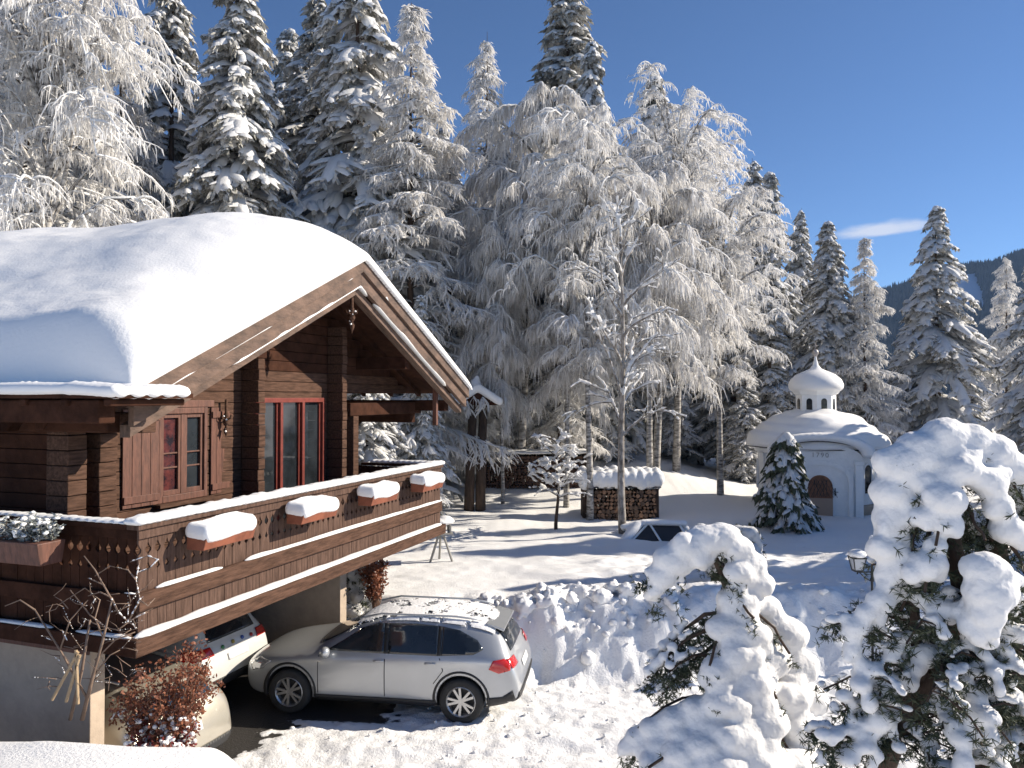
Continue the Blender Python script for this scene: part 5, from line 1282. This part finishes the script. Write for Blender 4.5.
# red-leaved bushes
LEAFO = mat('russet_leaves', (.29,.11,.055), .6, var=.6, vscale=14, col2=(.13,.045,.03), trans=.25)
LEAFR = mat('wine_leaves', (.22,.03,.03), .55, var=.6, vscale=14, col2=(.10,.03,.02), trans=.2)
def leaf_bush(name, c, w, d, h, n, label, mt, seed, sz=.028, stems=34, snow=0, snowlow=False, shape=None):
    g_ = np.random.default_rng(seed); t = empty(name, c, 0, label, 'bush'); lm = MB(); tips = []
    r_ = random.Random(seed)
    for i in range(stems):
        a_ = r_.uniform(0, 2*PI); q = r_.uniform(.1, 1)**.6; e_ = Vector((math.cos(a_)*w*q, math.sin(a_)*d*q, h*r_.uniform(.35, 1)*(1.05-.3*q)))
        if shape: e_ = shape(e_, r_)
        path = branch_path((e_.x*.25, e_.y*.25, -.2), e_, .10, 6, seed+i, .035); lm.tube(path, [.010,.009,.008,.007,.006,.005,.003], 4, cap=False); tips += path[2:]
        for k in range(3):
            s0 = path[r_.randint(2, 6)]; p2 = branch_path(s0, s0+Vector((r_.uniform(-.3,.3), r_.uniform(-.3,.3), r_.uniform(-.15,.3)))*min(1, w), .02, 3, i*7+k, .02); lm.tube(p2, [.004]*4, 4, cap=False); tips += p2[1:]
    lm.build('stem', mat('bush_stem', (.20,.12,.08), .8), t)
    P = np.array([tuple(p) for p in tips]); J = g_.integers(0, len(P), n); c_ = P[J]+g_.normal(0, .035, (n, 3))
    d_ = g_.normal(0, 1, (n, 3)); d_ /= np.linalg.norm(d_, axis=1, keepdims=True); s_ = np.cross(d_, g_.normal(0, 1, (n, 3))); s_ /= np.linalg.norm(s_, axis=1, keepdims=True)
    l_ = sz*g_.uniform(.6, 1.3, n)[:,None]
    npmesh('leaves', *strips(np.stack([c_, c_+d_*l_*.5, c_+d_*l_], 1), s_, np.array([.003, sz*.34, .002])), mt, t, False)
    if snow:
        its = [(tuple(P[k]+np.array([0, 0, .02])), (r_.uniform(.014,.034),)*3) for k in g_.integers(0, len(P), snow) if (not snowlow or P[k][2] < h*.42)]
        if its: blobs('snow', its, .011, SNOW, t, smooth_it=1, sub=1)
    return t
c = W(158, 735, 8.15); leaf_bush('red_leaved_bush', (c.x, 8.15, 1.15), .50, .35, 1.25, 5200, 'russet and wine-red leaved bush with snow on its lower leaves beside the white pillar', LEAFO, 3, .042, 46, 900, True, shape=lambda e_, r_: Vector((e_.x+max(0, e_.z-.5)*.45, e_.y, e_.z)))
c = W(168, 745, 8.0); leaf_bush('red_leaved_bush', (c.x, 8.0, 1.0), .42, .3, .62, 2600, 'low wine-red bush speckled with snow at the foot of the russet one', LEAFR, 8, .04, 26, 700)
c = W(376, 600, 14.6); leaf_bush('russet_bush', (c.x, 14.6, 1.15), .26, .26, 1.05, 2600, 'bright russet bush hanging behind the silver car roof', LEAFO, 5, .06, 30, 60)
its = []
for i in range(80):
    a_ = random.uniform(0, 1); its.append((W(352+random.uniform(-8, 14), 570+68*a_, 14.9)+Vector((0, random.uniform(-.2, .3), 0)), (random.uniform(.07,.16),)*2+(random.uniform(.05,.13),)))
t = empty('snowy_creeper', W(352, 640, 14.9), 0, 'snow-clogged creeper on the corner between the grey wall and russet bush', 'plant')
its = [(Vector(p)-t.location, r_) for p, r_ in its]
blobs('snow', its, .03, SNOWF, t, smooth_it=2, disp=.05, dscale=.08)
npmesh('leaves', *tufts([p for p, _ in its], 500, .10, .10, 3, .006), NEEDLE2, t, False)
# snow chunks thrown up on the ploughed bank
t = None; its = []; r_ = random.Random(5)
for i in range(260):
    x = r_.uniform(-.5, 3.0) if i < 210 else r_.uniform(-2.5, 8); y = 13.9+r_.gauss(.25, .33)+(.03*x)
    s_ = r_.uniform(.03, .10) if i > 25 else r_.uniform(.10, .2)
    its.append(((x, y, float(T(np.array([x]), np.array([y]))[0])+s_*.3), (s_*r_.uniform(.8, 1.2), s_, s_*r_.uniform(.6, .95))))
o = blobs('snow_chunks', its, .032, SNOW, None, smooth_it=0, sub=1, disp=.05, dscale=.06); tag(o, 'broken snow clods heaped along the ploughed bank beside the car', 'snow', kind='stuff')
its = []
for i in range(260):
    x = r_.uniform(-3.6, 8); y = r_.uniform(9.6, 13.1); s_ = r_.uniform(.012, .04)
    if float(asphalt(np.array([x]), np.array([y]))[0]) > .5: continue
    its.append(((x, y, float(T(np.array([x]), np.array([y]))[0])+s_*.25), (s_*r_.uniform(.8, 1.4), s_, s_*.8)))
o = blobs('snow_crumbs', its, .014, SNOW, None, smooth_it=0, sub=1); tag(o, 'small snow crumbs scattered over the churned driveway', 'snow', kind='stuff')
# ---------------------------------------------------------------- the forest
NV = dict(bark=BARK)
LS = gen_spruce(2.9, 1.05, 17, .85, .9, .03, .17, 6, .55, .05)
S = [gen_spruce(18, 2.9, 11, 1.2, 1.0, .08, .44, 6, .5), gen_spruce(18, 2.6, 12, 1.1, 1.0, .10, .48, 6, .38), gen_spruce(16, 2.4, 13, .95, 1.2, .05, .46, 6, .30), gen_spruce(18, 3.3, 14, 1.3, .8, .06, .52, 6, .58)]
Hs = [18, 18, 16, 18]
Lr = [gen_spruce(16, 3.2, 21, 1.0, 1.0, .14, .42, 5, .22, .17, larch=True), gen_spruce(16, 2.7, 22, 1.0, 1.15, .10, .38, 5, .12, .15, larch=True)]
Hl = [16, 16]
B = [gen_birch(13, 2.6, 31, 50, 1.1, .40, .14, (.3, 0), .65, .6, (.9, 1.7), 1.0), gen_birch(13, 2.3, 32, 40, 1.15, .45, .12, (.8, 0), 1.35, 1.5), gen_birch(14, 2.9, 33, 64, 1.15, .34, .16, (1.2, .3), .55, .35, (1.3, 2.2), 1.15), gen_birch(13, 1.7, 34, 30, 1.5, .48, .10, (-.3, 0), 1.7, 2.0, (.5, .9))]
Hb = [13, 13, 14, 13]
protos = {}
def tree(kind, i, px, ytop, Y, label, wid=1., rz=0, group=None, z=None):
    gens, hh, nm, bk, cm, sm = {'s': (S, Hs, 'spruce', BARK, NEEDLE, SNOWF), 'l': (Lr, Hl, 'larch', BARK, FROST, SNOWF), 'b': (B, Hb, 'birch', BIRCH, FROST, SNOWF)}[kind]
    x = (px-512)/F*Y; z0 = TZ(x, Y) if z is None else z; top = W(px, ytop, Y).z; H = top-z0
    if (kind, i) not in protos: protos[(kind, i)] = make_tree(nm, gens[i], bk, cm, sm, label, group); o = protos[(kind, i)]
    else: o = dup(protos[(kind, i)], label, group)
    if group is None and 'group' in o: del o['group']
    k = H/(hh[i]*(.97 if kind != 'b' else 1.02)); w_ = wid*(1.33 if kind == 's' else 1.1 if kind == 'l' else 1)
    o.location = (x, Y, z0); o.rotation_euler = (0, 0, rz); o.scale = (k*w_, k*w_, k)
    return o
tree('l', 0, 28, -190, 23.5, 'huge frosted larch filling the upper left corner above the roof', 1.0, .3)
tree('b', 0, 40, -60, 20.5, 'frosted weeping tree leaning over the roof at the far left', .95, 1.0)
tree('l', 1, 118, 40, 27, 'low frosted larch between the corner larch and the first spruce', 1.0, 2.)
tree('s', 1, 166, -25, 30, 'slim snowy spruce standing in the gap of blue sky left of the roof', .80, 0)
tree('s', 0, 234, -35, 26.5, 'full snow-laden spruce right above the snowy roof, second from the left', .88, 1.2)
tree('s', 2, 287, 38, 38, 'small dark spruce tip between two large spruces above the roof', .85, .5)
tree('s', 2, 316, 8, 33, 'spruce with dark tiers just left of the tallest one over the roof', 1., 2.5)
tree('s', 3, 360, -60, 30, 'broad tall spruce with heavy snow directly above the gable peak', .88, .2)
tree('l', 1, 412, 15, 27.5, 'pointed frosted larch right of the gable peak', 1.05, .7)
tree('l', 0, 484, 42, 36, 'pale frosted larch behind the weeping birch', .78, 3.)
tree('s', 2, 568, -12, 40, 'tall dark-cored spruce that tops the middle of the picture', 1.12, 1.)
tree('s', 0, 592, 48, 37, 'snowier spruce leaning against the tall middle one', .70, 4.)
tree('b', 1, 520, 82, 30, 'weeping frosted birch left of the tall middle spruce', 1.15, .3)
tree('b', 3, 503, 212, 27.4, 'slender birch with a bowed frosted head, closest to the gable', .95, 0)
tree('b', 3, 566, 170, 27, 'frosted birch with a drooping head behind the little bare tree', 1.15, 2.)
tree('b', 0, 590, 120, 24.6, 'birch with a leaning trunk beside the firewood stack', .85, 2.2)
tree('b', 2, 655, 118, 30, 'large frosted birch with high fanning branches', .98, .1)
tree('b', 2, 676, 138, 33, 'wide frosted birch whose branches lean right against the sky', 1.05, .8)
tree('b', 1, 650, 150, 26, 'frosted birch with thick trunk right behind the firewood stack', 1.15, 1.4)
tree('b', 0, 720, 200, 29, 'frosted birch drooping low over the snowy slope', 1.1, 4.)
tree('l', 0, 560, 230, 32, 'frosted larch deep in the middle of the grove', 1.0, 1.)
tree('l', 1, 450, 160, 31, 'frosted larch between the pointed larch and the bowed birch', 1.2, 5.)
tree('s', 3, 655, 80, 42, 'dark spruce glimpsed through the crowns of the big birches', .8, 3.)
tree('s', 1, 755, 165, 46, 'slim spruce just right of the birches, left of a close pair', .8, 2.)
tree('s', 2, 771, 178, 45, 'slim spruce just right of the birches, right of a close pair', .8, 3.)
tree('s', 1, 801, 214, 46, 'thin frosted spruce left of the chapel tower', .75, 0)
tree('s', 0, 829, 226, 37, 'snowy spruce rising behind the chapel tower', .92, 1.)
tree('l', 1, 866, 243, 36, 'pale frosted larch right behind the chapel', .95, 0)
tree('s', 3, 938, 212, 38, 'large snowy spruce standing alone right of the chapel', .98, .6)
tree('l', 0, 1006, 258, 41, 'frosted larch at the right edge of the picture', .80, 2.)
o = make_tree('spruce', LS, BARK, NEEDLE2, SNOWF, 'little drooping spruce heavy with snow in front of the chapel porch'); o.location = ((785-512)/F*22.6, 22.6, TZ((785-512)/F*22.6, 22.6))
tree('s', 0, 905, 330, 42, 'shorter spruce behind and between the chapel and the lone spruce', .9, 4.)
tree('s', 3, 1040, 300, 36, 'snowy spruce cut by the right edge, behind the larch', .9, 4.)
tree('s', 3, 366, 330, 21, 'low sunlit snowy spruce seen under the eave through the open balcony corner', 1.1, 4.)
tree('s', 2, 420, 300, 23.5, 'dark hanging-branched spruce just right of the open balcony corner', .75, 1.)
bl = 'shaded snow-dusted spruce in the dark rows behind the birches'
for i, (px, yt, Y) in enumerate([(395,110,41),(440,130,44),(500,150,40),(545,170,43),(608,190,39),(640,170,46),(700,210,41),(735,240,38),(770,300,36),(845,330,43),(530,300,35),(465,300,34),(610,310,34.5),(675,330,37),(745,360,34),(580,340,36),(800,330,38.5),(325,200,36),(260,150,40),(200,140,38),(140,120,36),(60,60,34),(0,20,32),(90,100,40),(870,360,40),(970,350,40)]):
    tree('s', i % 3, px, yt, Y, bl, .95+.1*(i % 3), i*1.3, 'spruces in the dark rows behind the birches')
# trees just outside the right edge, whose shade falls across the snow field
ol = 'snowy spruce beyond the right side of the snow field'
for i, (x, y, H) in enumerate([(14.8, 18.3, 8.5), (13.2, 15.9, 6.5), (18.3, 25.4, 11), (19.5, 22.6, 12), (24.5, 24.2, 13)]):
    o = dup(protos[('s', (0, 1, 3)[i % 3])], ol, 'spruces beyond the right side'); k = H/18; o.location = (x, y, TZ(x, y)); o.rotation_euler = (0, 0, i); o.scale = (k*1.35, k*1.35, k)
# ---------------------------------------------------------------- the air
mb = MB(); mb.box(-1600, 2400, -70, 1750, -12, 245)
HZ = bpy.data.materials.new('air'); HZ.use_nodes = True; hn, hl = HZ.node_tree.nodes, HZ.node_tree.links; hn.clear()
ho = hn.new('ShaderNodeOutputMaterial'); pv = hn.new('ShaderNodeVolumePrincipled'); pv.inputs['Density'].default_value = .00012; pv.inputs['Color'].default_value = (.40,.62,1,1); pv.inputs['Anisotropy'].default_value = .2
hl.new(pv.outputs[0], ho.inputs['Volume'])
tag(mb.build('haze', HZ), 'thin blue air between the camera and the far hillside', 'haze', kind='stuff')
